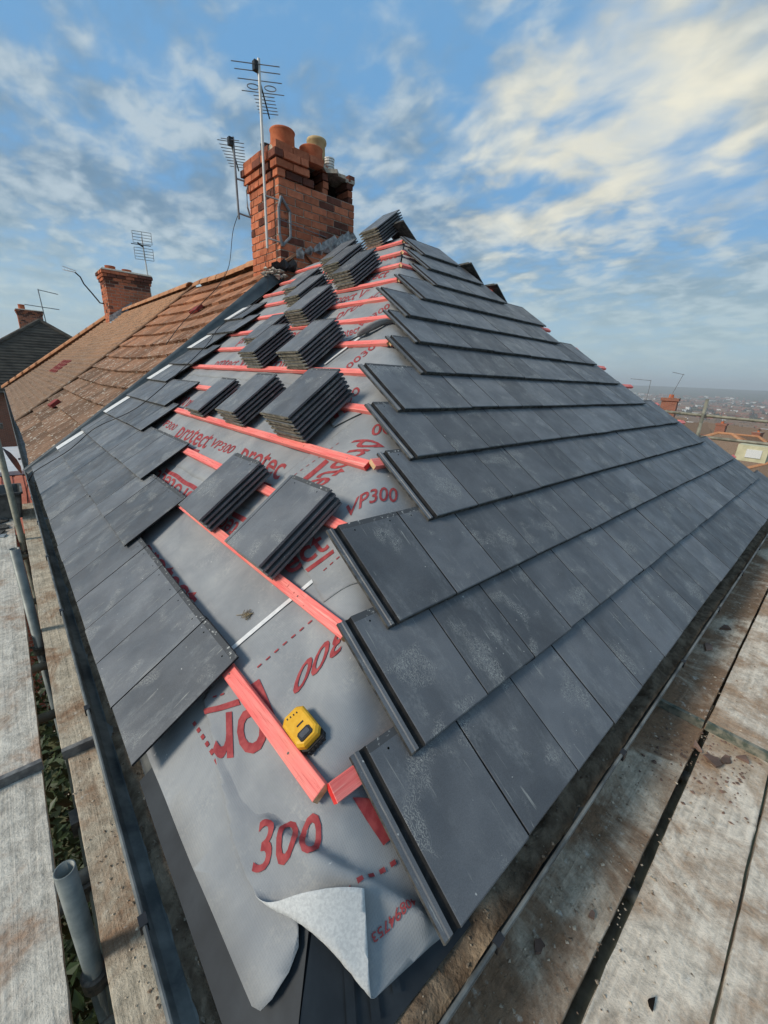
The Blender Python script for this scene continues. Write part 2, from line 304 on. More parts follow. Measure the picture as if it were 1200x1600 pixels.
# ------------------------------------------------------------------ mesh helper
class MB:
    def __init__(s): s.v = []; s.f = []; s.mi = []
    def add(s, vs, fs, m=0):
        b = len(s.v); s.v += [tuple(q) for q in vs]
        for f in fs: s.f.append([b + i for i in f]); s.mi.append(m)
    def box(s, x0, y0, z0, x1, y1, z1, m=0, M=None):
        vs = [Vector(p) for p in ((x0, y0, z0), (x1, y0, z0), (x1, y1, z0), (x0, y1, z0), (x0, y0, z1), (x1, y0, z1), (x1, y1, z1), (x0, y1, z1))]
        if M: vs = [M @ q for q in vs]
        s.add(vs, [(3, 2, 1, 0), (4, 5, 6, 7), (0, 1, 5, 4), (1, 2, 6, 5), (2, 3, 7, 6), (3, 0, 4, 7)], m)
    def bbox(s, x0, y0, z0, x1, y1, z1, b, m=0, M=None):   # box with chamfered top edges
        vs = [Vector(p) for p in ((x0, y0, z0), (x1, y0, z0), (x1, y1, z0), (x0, y1, z0), (x0, y0, z1 - b), (x1, y0, z1 - b), (x1, y1, z1 - b), (x0, y1, z1 - b),
              (x0 + b, y0 + b, z1), (x1 - b, y0 + b, z1), (x1 - b, y1 - b, z1), (x0 + b, y1 - b, z1))]
        if M: vs = [M @ q for q in vs]
        s.add(vs, [(3, 2, 1, 0), (0, 1, 5, 4), (1, 2, 6, 5), (2, 3, 7, 6), (3, 0, 4, 7), (4, 5, 9, 8), (5, 6, 10, 9), (6, 7, 11, 10), (7, 4, 8, 11), (8, 9, 10, 11)], m)
    def tube(s, a, b, r, n=10, m=0, r2=None, cap=True):
        a = Vector(a); b = Vector(b); d = (b - a).normalized(); q = d.to_track_quat('Z', 'Y').to_matrix()
        r2 = r if r2 is None else r2
        vs = [a + q @ Vector((r * math.cos(2 * math.pi * i / n), r * math.sin(2 * math.pi * i / n), 0)) for i in range(n)]
        vs += [b + q @ Vector((r2 * math.cos(2 * math.pi * i / n), r2 * math.sin(2 * math.pi * i / n), 0)) for i in range(n)]
        fs = [(i, (i + 1) % n, n + (i + 1) % n, n + i) for i in range(n)]
        if cap: fs += [tuple(range(n - 1, -1, -1)), tuple(range(n, 2 * n))]
        s.add(vs, fs, m)
    def path(s, pts, r, n=6, m=0):
        pts = [Vector(p) for p in pts]; rings = []
        for i, p in enumerate(pts):
            d = (pts[min(i + 1, len(pts) - 1)] - pts[max(i - 1, 0)]).normalized(); q = d.to_track_quat('Z', 'Y').to_matrix()
            rings.append([p + q @ Vector((r * math.cos(2 * math.pi * k / n), r * math.sin(2 * math.pi * k / n), 0)) for k in range(n)])
        vs = [v for g in rings for v in g]; fs = []
        for i in range(len(pts) - 1):
            for k in range(n): fs.append((i * n + k, i * n + (k + 1) % n, (i + 1) * n + (k + 1) % n, (i + 1) * n + k))
        fs += [tuple(range(n - 1, -1, -1)), tuple(range((len(pts) - 1) * n, len(pts) * n))]
        s.add(vs, fs, m)
    def lathe(s, prof, c, n=20, m=0, close=False):
        c = Vector(c); vs = []; fs = []
        for r, z in prof: vs += [c + Vector((r * math.cos(2 * math.pi * k / n), r * math.sin(2 * math.pi * k / n), z)) for k in range(n)]
        for i in range(len(prof) - 1):
            for k in range(n): fs.append((i * n + k, i * n + (k + 1) % n, (i + 1) * n + (k + 1) % n, (i + 1) * n + k))
        if close: fs += [tuple(range(n - 1, -1, -1)), tuple(range((len(prof) - 1) * n, len(prof) * n))]
        s.add(vs, fs, m)
    def prism(s, prof, y0, y1, M=None, m=0, mcap=None):   # profile in (x,z), extruded along y
        n = len(prof); vs = [Vector((x, y0, z)) for x, z in prof] + [Vector((x, y1, z)) for x, z in prof]
        if M: vs = [M @ q for q in vs]
        s.add(vs, [(i, (i + 1) % n, n + (i + 1) % n, n + i) for i in range(n)], m)
        s.add(vs, [tuple(range(n - 1, -1, -1)), tuple(range(n, 2 * n))], m if mcap is None else mcap)
    def strip(s, prof, pts, m=0):    # open profile of (offset vector) swept along straight list of points
        k = len(prof); vs = [Vector(p) + Vector(o) for p in pts for o in prof]
        fs = [(i * k + j, i * k + j + 1, (i + 1) * k + j + 1, (i + 1) * k + j) for i in range(len(pts) - 1) for j in range(k - 1)]
        s.add(vs, fs, m)
    def rock(s, c, r, m=0, flat=0.6):
        c = Vector(c); vs = []
        for p in ((1, 0, 0), (-1, 0, 0), (0, 1, 0), (0, -1, 0), (0, 0, 1), (0, 0, -1)):
            q = Vector(p) * r * rnd.uniform(0.6, 1.25) + Vector((rnd.uniform(-.3, .3), rnd.uniform(-.3, .3), 0)) * r
            q.z *= flat; vs.append(c + q)
        s.add(vs, [(0, 2, 4), (2, 1, 4), (1, 3, 4), (3, 0, 4), (2, 0, 5), (1, 2, 5), (3, 1, 5), (0, 3, 5)], m)
    def mesh(s, name, mats, smooth=False, off=(0, 0, 0), recalc=False):
        me = bpy.data.meshes.new(name)
        o = Vector(off)
        me.from_pydata([Vector(v) - o for v in s.v], [], s.f)
        for m in (mats if isinstance(mats, (list, tuple)) else [mats]): me.materials.append(m)
        me.polygons.foreach_set('material_index', s.mi)
        if smooth: me.polygons.foreach_set('use_smooth', [True] * len(me.polygons))
        if recalc:
            bm = bmesh.new(); bm.from_mesh(me); bmesh.ops.recalc_face_normals(bm, faces=bm.faces); bm.to_mesh(me); bm.free()
        me.update(); return me
ROOT = {}
def tag(o, label=None, cat=None, group=None, kind=None):
    for k, v in (('label', label), ('category', cat), ('group', group), ('kind', kind)):
        if v: o[k] = v
    return o
def thing(name, loc, label, cat, group=None):
    o = bpy.data.objects.new(name, None); COL.objects.link(o); o.location = loc; o.empty_display_size = 0.1
    ROOT[o.name] = Vector(loc); return tag(o, label, cat, group)
def rootof(p):
    while p.parent: p = p.parent
    return ROOT[p.name]
def part(name, mb, mats, parent, smooth=False, recalc=True):
    me = mb.mesh(name, mats, smooth, rootof(parent), recalc)
    o = bpy.data.objects.new(name, me); COL.objects.link(o); o.parent = parent; return o
def solo(name, mb, mats, label, cat, group=None, smooth=False, loc=None, recalc=True):
    if loc is None:
        xs = [v[0] for v in mb.v]; ys = [v[1] for v in mb.v]; zs = [v[2] for v in mb.v]
        loc = ((min(xs) + max(xs)) / 2, (min(ys) + max(ys)) / 2, min(zs))
    o = bpy.data.objects.new(name, mb.mesh(name, mats, smooth, loc, recalc)); COL.objects.link(o); o.location = loc
    ROOT[o.name] = Vector(loc); return tag(o, label, cat, group)
def struct(name, mb, mats, smooth=False, kind='structure'):
    o = bpy.data.objects.new(name, mb.mesh(name, mats, smooth)); COL.objects.link(o); o['kind'] = kind; return o
def inst(name, me, M, parent=None):
    o = bpy.data.objects.new(name, me); COL.objects.link(o)
    if parent: o.parent = parent; o.matrix_basis = Matrix.Translation(-rootof(parent)) @ M
    else: o.matrix_basis = M
    return o
# ------------------------------------------------------------------ roof tile meshes
def tile_mesh(name, edge, w=0.2945, rail=True, length=0.42, wob=0.0, rib=False):
    prof = []
    if rail: prof += [(-0.046, -0.024), (-0.046, -0.012), (-0.034, -0.012), (-0.031, -0.0085), (-0.020, -0.0085), (-0.017, -0.016), (-0.0015, -0.016)]
    else: prof += [(0, -0.024)]
    prof += [(0.0, -0.001), (0.0015, 0.0), (w - 0.0015, 0.0), (w, -0.001), (w, -0.009), (w - 0.046, -0.010), (w - 0.048, -0.024)]
    if rib: prof = [(x, -0.0245 if z == -0.024 else (-0.012 if z == -0.009 else z)) for x, z in prof]
    n = len(prof); ys = [0.0, 0.004, length - 0.022, length]
    mb = MB(); base = 0; vs = []
    for j, y in enumerate(ys):
        for x, z in prof:
            zz = z
            if j == 0 and z > -0.012: zz = z - 0.003
            yy = y + (rnd.uniform(-wob, wob) if j in (0, 3) else 0)
            vs.append((x, yy, zz))
    for j in range(3):
        for i in range(n):
            a, b = i, (i + 1) % n
            top = prof[a][1] > -0.002 and prof[b][1] > -0.002
            jt = (prof[a][1] == -0.016 or prof[b][1] == -0.016 or (prof[a][0] > w - 0.001 and prof[b][0] > w - 0.001)) and not rib  # joint walls and rail groove take the painted joint shadow
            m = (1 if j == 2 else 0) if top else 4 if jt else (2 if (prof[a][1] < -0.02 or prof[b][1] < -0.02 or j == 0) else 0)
            mb.add([], []); mb.f.append([j * n + a, (j + 1) * n + a, (j + 1) * n + b, j * n + b]); mb.mi.append(m)
    mb.v = vs
    mb.f.append(list(range(n))); mb.mi.append(2)
    mb.f.append(list(range(4 * n - 1, 3 * n - 1, -1))); mb.mi.append(2)
    if rib:      # battens ribs under the tile that space a stack
        for y in (0.006, length - 0.04): mb.box(0.01, y, -0.0275, w - 0.06, y + 0.03, -0.0240, 2)
    if w > 0.2:
        for hx in (0.055, w - 0.06):
            k = 8; c = (hx, length - 0.038)
            mb.add([(c[0] + 0.0035 * math.cos(6.283 * i / k), c[1] + 0.0035 * math.sin(6.283 * i / k), 0.0004) for i in range(k)], [tuple(range(k))], 3)
    return mb.mesh(name, [M_TILE, M_TILEHEAD, edge, M_HOLE, M_JOINT_SHADE], recalc=True)
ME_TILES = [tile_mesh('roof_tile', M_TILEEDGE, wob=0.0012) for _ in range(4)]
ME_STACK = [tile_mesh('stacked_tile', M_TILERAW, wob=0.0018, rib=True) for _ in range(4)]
TILT = Matrix.Rotation(-math.atan2(0.0255, G), 4, 'X')

# ------------------------------------------------------------------ the house being re-roofed
house = thing('house', (3.74, 3.0, GROUND), 'house being re-roofed in dark grey tiles over grey underlay and red battens', 'house')
wall_m = NT('brick_wall')
bt = wall_m.N('ShaderNodeTexBrick'); bt.inputs['Scale'].default_value = 1.0
for k_, v_ in (('Brick Width', 0.225), ('Row Height', 0.075), ('Mortar Size', 0.006)): bt.inputs[k_].default_value = v_
bt.inputs['Color1'].default_value = (0.33, 0.10, 0.055, 1); bt.inputs['Color2'].default_value = (0.23, 0.075, 0.045, 1); bt.inputs['Mortar'].default_value = (0.30, 0.25, 0.20, 1)
cx = wall_m.N('ShaderNodeSeparateXYZ'); wall_m.L(wall_m.vec, cx.inputs[0])
cc = wall_m.N('ShaderNodeCombineXYZ'); wall_m.L(wall_m.m_('ADD', cx.outputs[0], cx.outputs[1]), cc.inputs[0]); wall_m.L(cx.outputs[2], cc.inputs[1])
wall_m.L(cc.outputs[0], bt.inputs['Vector']); wall_m.col(bt.outputs['Color']); wall_m.rough(0.9); wall_m.bump(bt.outputs['Fac'], -0.5, 0.006)
M_WALL = wall_m.m
mb = MB(); mb.box(0.34, 0.34, GROUND, WID - 0.34, VB, -0.12); part('wall', mb, M_WALL, house)
mb = MB()
mb.box(0.082, 0.082, -0.32, 0.100, VB, -0.085); mb.box(0.1005, 0.082, -0.32, WID - 0.1, 0.100, -0.085)
part('fascia', mb, M_PVC, house)
mb = MB(); mb.box(0.1, 0.1005, -0.335, 0.34, VB, -0.322); mb.box(0.3405, 0.1005, -0.335, WID - 0.1, 0.34, -0.322); part('soffit', mb, M_PVC, house)
# roof carcass: rafters and boards hidden under the felt
mb = MB()
e = 0.105; hh = -0.125
def rz(x, y): return TAN * min(x, y, WID - x) + hh / CP
P4 = [(e, e), (WID - e, e), (WID / 2, WID / 2), (WID / 2, VB), (e, VB), (WID - e, VB)]
mb.add([(x, y, rz(x, y)) for x, y in P4], [(0, 1, 2), (0, 2, 3, 4), (1, 5, 3, 2)])
roof = part('roof', mb, M_TRAY, house, recalc=False)

# --- underlay sheets
from mathutils import noise as mnoise
def felt_dz(x, y):
    d = 0.0045 * mnoise.noise(Vector((x * 6, y * 6, 0.3))) + 0.0022 * mnoise.noise(Vector((x * 17, y * 17, 4.3)))
    r = (y if x < y else x)
    edge = min(1.0, abs(x - y) / 0.35)
    return d - 0.009 * edge * (0.5 - 0.5 * math.cos(r / 0.40 * 2 * math.pi)) 
def seg_dist(p, a, b):
    ax, ay = a; bx, by = b; dx, dy = bx - ax, by - ay; t = ((p[0] - ax) * dx + (p[1] - ay) * dy) / (dx * dx + dy * dy)
    t = max(0, min(1, t)); qx, qy = ax + t * dx, ay + t * dy; cr = (dx * (p[1] - ay) - dy * (p[0] - ax)) / math.hypot(dx, dy)
    return math.hypot(p[0] - qx, p[1] - qy), cr
CREASE = [(0.212, 0.440), (0.235, 0.345), (0.257, 0.278), (0.32, 0.189), (0.42, 0.080)]
VALLEY = [(0.215, 0.72), (0.228, 0.55), (0.262, 0.36), (0.315, 0.245)]
def crease_dz(x, y):
    z = 0.0
    ds = [seg_dist((x, y), CREASE[i], CREASE[i + 1]) for i in range(len(CREASE) - 1)]; d, cr = min(ds)
    wd = 0.024
    z += 0.030 * math.exp(-(d / wd) ** 2)
    ds = [seg_dist((x, y), VALLEY[i], VALLEY[i + 1]) for i in range(len(VALLEY) - 1)]; d, cr = min(ds)
    z += -0.016 * math.exp(-(d / 0.030) ** 2)
    z += 0.008 * math.exp(-(seg_dist((x, y), (0.30, 0.10), (0.45, 0.06))[0] / 0.02) ** 2) + 0.006 * math.exp(-(seg_dist((x, y), (0.36, 0.36), (0.46, 0.24))[0] / 0.018) ** 2)
    # loose left edge stands clear of the sheet below
    d = min(seg_dist((x, y), a, b)[0] for a, b in zip([(0.239, 0.943), (0.19, 0.695), (0.15, 0.5), (0.139, 0.387)], [(0.19, 0.695), (0.15, 0.5), (0.139, 0.387), (0.146, 0.335)]))
    z += 0.010 * math.exp(-(d / 0.03) ** 2)
    return z
F1, F2 = Vector((0.143, 0.365)), Vector((0.268, 0.060))
FD = (F2 - F1).normalized(); FN = Vector((FD.y, -FD.x))
if FN.dot(Vector((0.115, 0.075)) - F1) < 0: FN = -FN
def surf(x, y, h, a1=False):
    return Vector((x, y, roof_z(x, y, h, 0.10) + felt_dz(x, y) + (crease_dz(x, y) if a1 else 0)))
def surf_fold(x, y, h):
    p = Vector((x, y)); d = FN.dot(p - F1)
    if d <= 0: return surf(x, y, h, True)
    q = p - FN * d; b = surf(q.x, q.y, h, True); b2 = surf(q.x - FN.x * 0.02, q.y - FN.y * 0.02, h, True)
    t = (b - b2).normalized(); n = (NA + NB).normalized(); n = (n - t * n.dot(t)).normalized()
    along = FD.dot(q - F1) / (F2 - F1).length
    r = 0.007 + 0.006 * (1 - along); th = min(d / r, rad(163))
    rest = d - r * th
    return b + t * (r * math.sin(th) + max(0, rest) * math.cos(th)) + n * (r * (1 - math.cos(th)) + max(0, rest) * math.sin(th))
def plan_mesh(name, polys, fn, cell, mats, solid=0.0):
    bm = bmesh.new()
    for poly in polys: bm.faces.new([bm.verts.new((x, y, 0)) for x, y in poly])
    bm.normal_update()
    for f in bm.faces:
        if f.normal.z < 0: f.normal_flip()
    xs = [v.co.x for v in bm.verts]; ys = [v.co.y for v in bm.verts]
    bmesh.ops.triangulate(bm, faces=bm.faces[:])
    for ax, lo, hi in ((0, min(xs), max(xs)), (1, min(ys), max(ys))):
        k = math.floor(lo / cell) + 1
        while k * cell < hi:
            co = [0, 0, 0]; no = [0, 0, 0]; co[ax] = k * cell + 1e-5; no[ax] = 1
            bmesh.ops.bisect_plane(bm, geom=bm.verts[:] + bm.edges[:] + bm.faces[:], plane_co=co, plane_no=no); k += 1
    bmesh.ops.remove_doubles(bm, verts=bm.verts, dist=1e-5)
    for v in bm.verts: v.co = fn(v.co.x, v.co.y)
    me = bpy.data.meshes.new(name); bm.to_mesh(me); bm.free()
    for m in mats: me.materials.append(m)
    me.polygons.foreach_set('use_smooth', [True] * len(me.polygons))
    return me
def sheet(name, poly, h, cell=0.06, fold=False):
    me = plan_mesh(name, [poly], (lambda x, y: surf_fold(x, y, h)) if fold else (lambda x, y: surf(x, y, h)), cell, [M_FELT, M_FELTW])
    me.transform(Matrix.Translation(-ROOT[house.name]))
    o = bpy.data.objects.new(name, me); COL.objects.link(o); o.parent = house
    md = o.modifiers.new('thickness', 'SOLIDIFY'); md.thickness = 0.0012; md.offset = -1; md.material_offset = 1; md.material_offset_rim = 1
    return o
HX = WID / 2
sA = sheet('underlay_sheet', [(0.50, 0.10), (0.50, 0.48), (HX, HX), (WID - 0.10, 0.10)], -0.089, 0.12)
sB1 = sheet('underlay_sheet', [(0.058, VB), (0.058, 0.942), (0.062, 0.551), (0.069, 0.215), (0.078, 0.195), (0.100, 0.188), (0.14, 0.190), (0.172, 0.204), (0.186, 0.228), (0.195, 0.255), (0.80, 0.86), (0.80, VB)], -0.086, 0.06)
sB2 = sheet('underlay_sheet', [(0.765, VB), (0.765, 0.80), (1.62, 1.66), (1.62, VB)], -0.083, 0.08)
sB3 = sheet('underlay_sheet', [(1.56, VB), (1.56, 1.60), (2.42, 2.46), (2.42, VB)], -0.081, 0.10)
sB4 = sheet('underlay_sheet', [(2.36, VB), (2.36, 2.40), (HX, HX), (HX, VB)], -0.079, 0.12)
sC = sheet('underlay_sheet', [(WID - 0.1, 0.12), (HX, HX), (HX, VB), (WID - 0.1, VB)], -0.085, 0.2)
sA1 = sheet('underlay_sheet', [(0.371, 1.02), (0.29, 0.985), (0.239, 0.943), (0.19, 0.695), (0.15, 0.5), (0.139, 0.387), (0.143, 0.365), (0.126, 0.22), (0.108, 0.090), (0.19, 0.074), (0.268, 0.060), (0.451, 0.037), (1.2, 0.03), (1.2, 0.79), (0.80, 0.86), (0.669, 0.933)], -0.079, 0.012, fold=True)
sA2 = sheet('underlay_sheet', [(0.71, 1.127), (0.676, 0.962), (0.635, 0.803), (0.69, 0.776), (0.743, 0.747), (0.95, 0.72), (1.6, 0.72), (1.6, 1.48), (1.30, 1.56), (0.97, 1.68), (0.86, 1.45)], -0.075, 0.03)
sA3 = sheet('underlay_sheet', [(1.28, 1.66), (1.36, 1.90), (1.52, 2.16), (1.66, 2.40), (2.30, 2.16), (2.30, 1.45), (1.5, 1.43)], -0.073, 0.05)
sA4 = sheet('underlay_sheet', [(1.95, 2.50), (2.06, 2.74), (2.26, 3.10), (3.2, 3.00), (3.2, 2.16), (2.22, 2.13)], -0.070, 0.06)
m = MB(); nn = 8; vs = []
for i in range(nn + 1):
    t_ = i / nn; q = Vector((2.02, 2.38)).lerp(Vector((2.20, 2.14)), t_); b_ = surf(q.x, q.y, -0.069)
    for j in range(7):
        a_ = j / 6; L_ = 0.075 * math.sin(math.pi * min(1, t_ * 0.8 + 0.2)); vs.append(b_ + Vector((-0.75, -0.35, -0.5)).normalized() * L_ * math.sin(a_ * 1.9) + (NA + NB).normalized() * L_ * (1 - math.cos(a_ * 1.9)) * 0.8)
m.add(vs, [(i * 7 + j, (i + 1) * 7 + j, (i + 1) * 7 + j + 1, i * 7 + j + 1) for i in range(nn) for j in range(6)])
o = part('underlay_flap', m, [M_FELT, M_TRAY], house, True, recalc=False); md = o.modifiers.new('thickness', 'SOLIDIFY'); md.thickness = 0.0015; md.material_offset = 1
# --- printing on the sheets
def glyph_mesh(txt):
    cu = bpy.data.curves.new('t', 'FONT'); cu.body = txt; cu.size = 1.0; cu.resolution_u = 3; cu.offset = 0.012
    ob = bpy.data.objects.new('t', cu); COL.objects.link(ob)
    dg = bpy.context.evaluated_depsgraph_get(); dg.update()
    me = bpy.data.meshes.new_from_object(ob.evaluated_get(dg)); bpy.data.objects.remove(ob); bpy.data.curves.remove(cu)
    return me
ref = glyph_mesh('x'); XH = max(v.co.y for v in ref.vertices); ref = glyph_mesh('H'); CH = max(v.co.y for v in ref.vertices)
def drape_print(name, bm, parent, h, fold=False, cell=0.03):
    xs = [v.co.x for v in bm.verts]; ys = [v.co.y for v in bm.verts]
    for ax, lo, hi in ((0, min(xs), max(xs)), (1, min(ys), max(ys))):
        k = math.floor(lo / cell) + 1
        while k * cell < hi:
            co = [0, 0, 0]; no = [0, 0, 0]; co[ax] = k * cell + 1e-5; no[ax] = 1
            bmesh.ops.bisect_plane(bm, geom=bm.verts[:] + bm.edges[:] + bm.faces[:], plane_co=co, plane_no=no); k += 1
    for v in bm.verts: v.co = surf(v.co.x, v.co.y, h + (0.0034 if fold else 0.0022), fold) - ROOT[house.name]
    me = bpy.data.meshes.new(name); bm.to_mesh(me); bm.free(); me.materials.append(M_PRINT)
    me.polygons.foreach_set('use_smooth', [True] * len(me.polygons))
    o = bpy.data.objects.new(name, me); COL.objects.link(o); o.parent = parent; return o
def text(txt, p0, p1, pt, kind, parent, h, fold=False, bold=0):
    me = glyph_mesh(txt); w = max(v.co.x for v in me.vertices); hgt = XH if kind == 'x' else CH
    p0, p1, pt = Vector(p0), Vector(p1), Vector(pt); a = (p1 - p0) / w; b = (pt - p0) / hgt
    bm = bmesh.new(); bm.from_mesh(me); bpy.data.meshes.remove(me)
    for v in bm.verts: q = p0 + a * v.co.x + b * v.co.y; v.co = (q.x, q.y, 0)
    drape_print('printed_word', bm, parent, h, fold, 0.012 if fold else 0.03)
def quad(pts, parent, h, fold=False):
    bm = bmesh.new(); bm.faces.new([bm.verts.new((x, y, 0)) for x, y in pts]); drape_print('printed_bar', bm, parent, h, fold, 0.012 if fold else 0.03)
def dashes(a, b, parent, h, n, wd=0.006, fold=False):
    a, b = Vector(a), Vector(b); d = (b - a) / n; nn = Vector((-d.y, d.x)).normalized() * wd * 0.5
    bm = bmesh.new()
    for i in range(n):
        q0 = a + d * i; q1 = q0 + d * 0.5
        bm.faces.new([bm.verts.new((*q, 0)) for q in (q0 - nn, q1 - nn, q1 + nn, q0 + nn)])
    drape_print('printed_dashes', bm, parent, h, fold, 0.03)
HB1, HB2, HB3, HB4, H1, H2, H3, H4 = -0.086, -0.083, -0.081, -0.079, -0.079, -0.075, -0.073, -0.070
for t_ in [
 ('protect', (0.932, 3.514), (0.937, 2.804), (1.023, 3.56), 'x', sB2, HB2),
 ('VP300', (0.965, 2.790), (0.965, 2.409), (1.025, 2.80), 'c', sB2, HB2),
 ('VP300', (0.974, 4.10), (0.971, 3.671), (1.034, 4.12), 'c', sB2, HB2),
 ('protec', (0.947, 2.275), (0.943, 1.703), (1.033, 2.323), 'x', sB2, HB2),
 ('protect', (0.695, 2.29), (0.695, 3.107), (0.630, 2.242), 'x', sB1, HB1),
 ('protect', (0.696, 1.412), (0.693, 1.896), (0.640, 1.386), 'x', sB1, HB1),
 ('protect', (0.331, 2.231), (0.337, 1.416), (0.388, 2.251), 'x', sB1, HB1),
 ('protect', (1.253, 1.341), (0.839, 1.494), (1.285, 1.219), 'x', sA2, H2),
 ('ect', (0.638, 1.061), (0.788, 0.986), (0.655, 1.150), 'x', sA2, H2),
 ('VP300', (0.888, 1.022), (1.132, 0.959), (0.938, 1.077), 'c', sA2, H2),
 ('00', (1.271, 1.322), (1.375, 1.277), (1.326, 1.381), 'c', sA2, H2),
 ('00', (1.418, 1.73), (1.539, 1.744), (1.454, 1.817), 'c', sA3, H3),
 ('0030', (1.693, 2.089), (1.899, 2.035), (1.732, 2.171), 'c', sA3, H3),
 ('III', (1.282, 1.77), (1.388, 1.664), (1.317, 1.858), 'c', sA3, H3),
 ('protect', (1.999, 2.693), (2.063, 2.432), (2.068, 2.774), 'x', sA4, H4),
 ('VP300', (2.12, 2.52), (2.34, 2.40), (2.18, 2.60), 'c', sA4, H4),
 ('protect', (2.25, 3.05), (2.55, 2.72), (2.34, 3.10), 'x', sA4, H4),
 ('protect VP300', (2.55, 3.60), (2.56, 2.75), (2.64, 3.65), 'x', sB4, HB4),
 ('protect', (2.85, 3.60), (2.86, 3.05), (2.94, 3.65), 'x', sB4, HB4),
 ('protect', (3.20, 3.80), (3.21, 3.30), (3.28, 3.85), 'x', sB4, HB4),
 ('protect VP300 protect', (2.05, 4.70), (2.06, 3.20), (2.14, 4.75), 'x', sB3, HB3),
 ('protect VP300 protect', (1.70, 4.60), (1.70, 2.75), (1.78, 4.65), 'x', sB3, HB3),
 ('VP300 protect', (1.20, 4.50), (1.20, 3.55), (1.27, 4.55), 'x', sB2, HB2),
 ('protect', (1.26, 2.35), (1.26, 1.85), (1.33, 2.40), 'x', sB2, HB2)]:
    text(*t_)
text('300', (0.640, 0.656), (0.470, 0.695), (0.575, 0.604), 'c', sA1, H1, True)
text('or', (0.351, 0.700), (0.238, 0.852), (0.305, 0.585), 'x', sA1, H1, True)
text('300', (0.148, 0.390), (0.269, 0.273), (0.200, 0.450), 'c', sA1, H1, True)
text('40894753', (0.425, 0.108), (0.305, 0.124), (0.423, 0.094), 'c', sA1, H1, True)
quad([(0.908, 3.536), (0.915, 2.837), (0.896, 2.823), (0.885, 3.515)], sB2, HB2)
quad([(0.909, 1.843), (0.909, 1.706), (0.890, 1.705), (0.890, 1.836)], sB2, HB2)
quad([(0.728, 3.047), (0.728, 2.347), (0.704, 2.308), (0.704, 3.01)], sB1, HB1)
quad([(0.728, 1.802), (0.728, 1.589), (0.706, 1.58), (0.706, 1.78)], sB1, HB1)
quad([(1.105, 1.482), (1.098, 1.442), (0.963, 1.472), (0.968, 1.511)], sA2, H2)
quad([(0.786, 0.960), (0.777, 0.939), (0.684, 0.984), (0.687, 1.009)], sA2, H2)
quad([(0.225, 0.906), (0.310, 0.815), (0.306, 0.790), (0.222, 0.882)], sA1, H1, True)
quad([(0.355, 0.814), (0.380, 0.802), (0.356, 0.640), (0.345, 0.690)], sA1, H1, True)
quad([(0.394, 0.310), (0.436, 0.290), (0.441, 0.210), (0.415, 0.210)], sA1, H1, True)
dashes((0.578, 0.789), (0.380, 0.850), sA1, H1, 7, 0.006, True)
dashes((0.773, 0.898), (0.700, 0.921), sA2, H2, 3)
dashes((0.194, 0.920), (0.198, 0.657), sB1, HB1, 7, 0.009)
dashes((0.290, 0.886), (0.253, 0.925), sA1, H1, 2, 0.006, True)
dashes((0.426, 0.176), (0.268, 0.194), sA1, H1, 5, 0.008, True)
dashes((1.20, 1.50), (0.93, 1.60), sA2, H2, 9, 0.004)
# white jointing tape along the top of the corner sheet, and a loose length higher up
def tape(pts, h, wd, parent, fold=False):
    bm = bmesh.new(); pts = [Vector(p) for p in pts]
    for a, b in zip(pts, pts[1:]):
        nn = Vector((-(b - a).y, (b - a).x)).normalized() * wd / 2
        bm.faces.new([bm.verts.new((*q, 0)) for q in (a - nn, b - nn, b + nn, a + nn)])
    o = drape_print('jointing_tape', bm, parent, h + 0.002, fold); o.data.materials.clear(); o.data.materials.append(M_TAPE)
tape([(0.371, 1.02), (0.53, 0.972), (0.669, 0.928)], H1, 0.020, sA1, True)
tape([(1.734, 2.429), (1.92, 2.379), (2.071, 2.34), (2.206, 2.315)], H3, 0.022, sB3)
# black eaves trays under the corner of the felt
mb = MB()
for i, (x0, x1) in enumerate(((0.07, 1.2),)):
    for k in range(3):
        a = 0.10 + 0.0 * k
for (pl, dz) in (([(0.03, 0.03), (0.55, 0.02), (0.55, 0.30), (0.30, 0.30)], 0.0), ([(0.02, 0.04), (0.10, 0.10), (0.30, 0.32), (0.10, 0.95), (0.02, 0.95)], 0.004)):
    mb.add([(x, y, roof_z(x, y, -0.112, 0.02) + dz) for x, y in pl], [tuple(range(len(pl)))])
for k in range(3):
    a = Vector((0.19 + 0.06 * k, 0.05)); b = Vector((0.30 + 0.05 * k, 0.24 + 0.01 * k))
    pts = [(a.x, a.y), (b.x, b.y), (b.x + 0.018, b.y - 0.008), (a.x + 0.018, a.y - 0.008)]
    vs = [(x, y, roof_z(x, y, -0.107, 0.02)) for x, y in pts]; mb.add(vs, [(0, 1, 2, 3)])
part('eaves_tray', mb, M_TRAY, house, recalc=False)

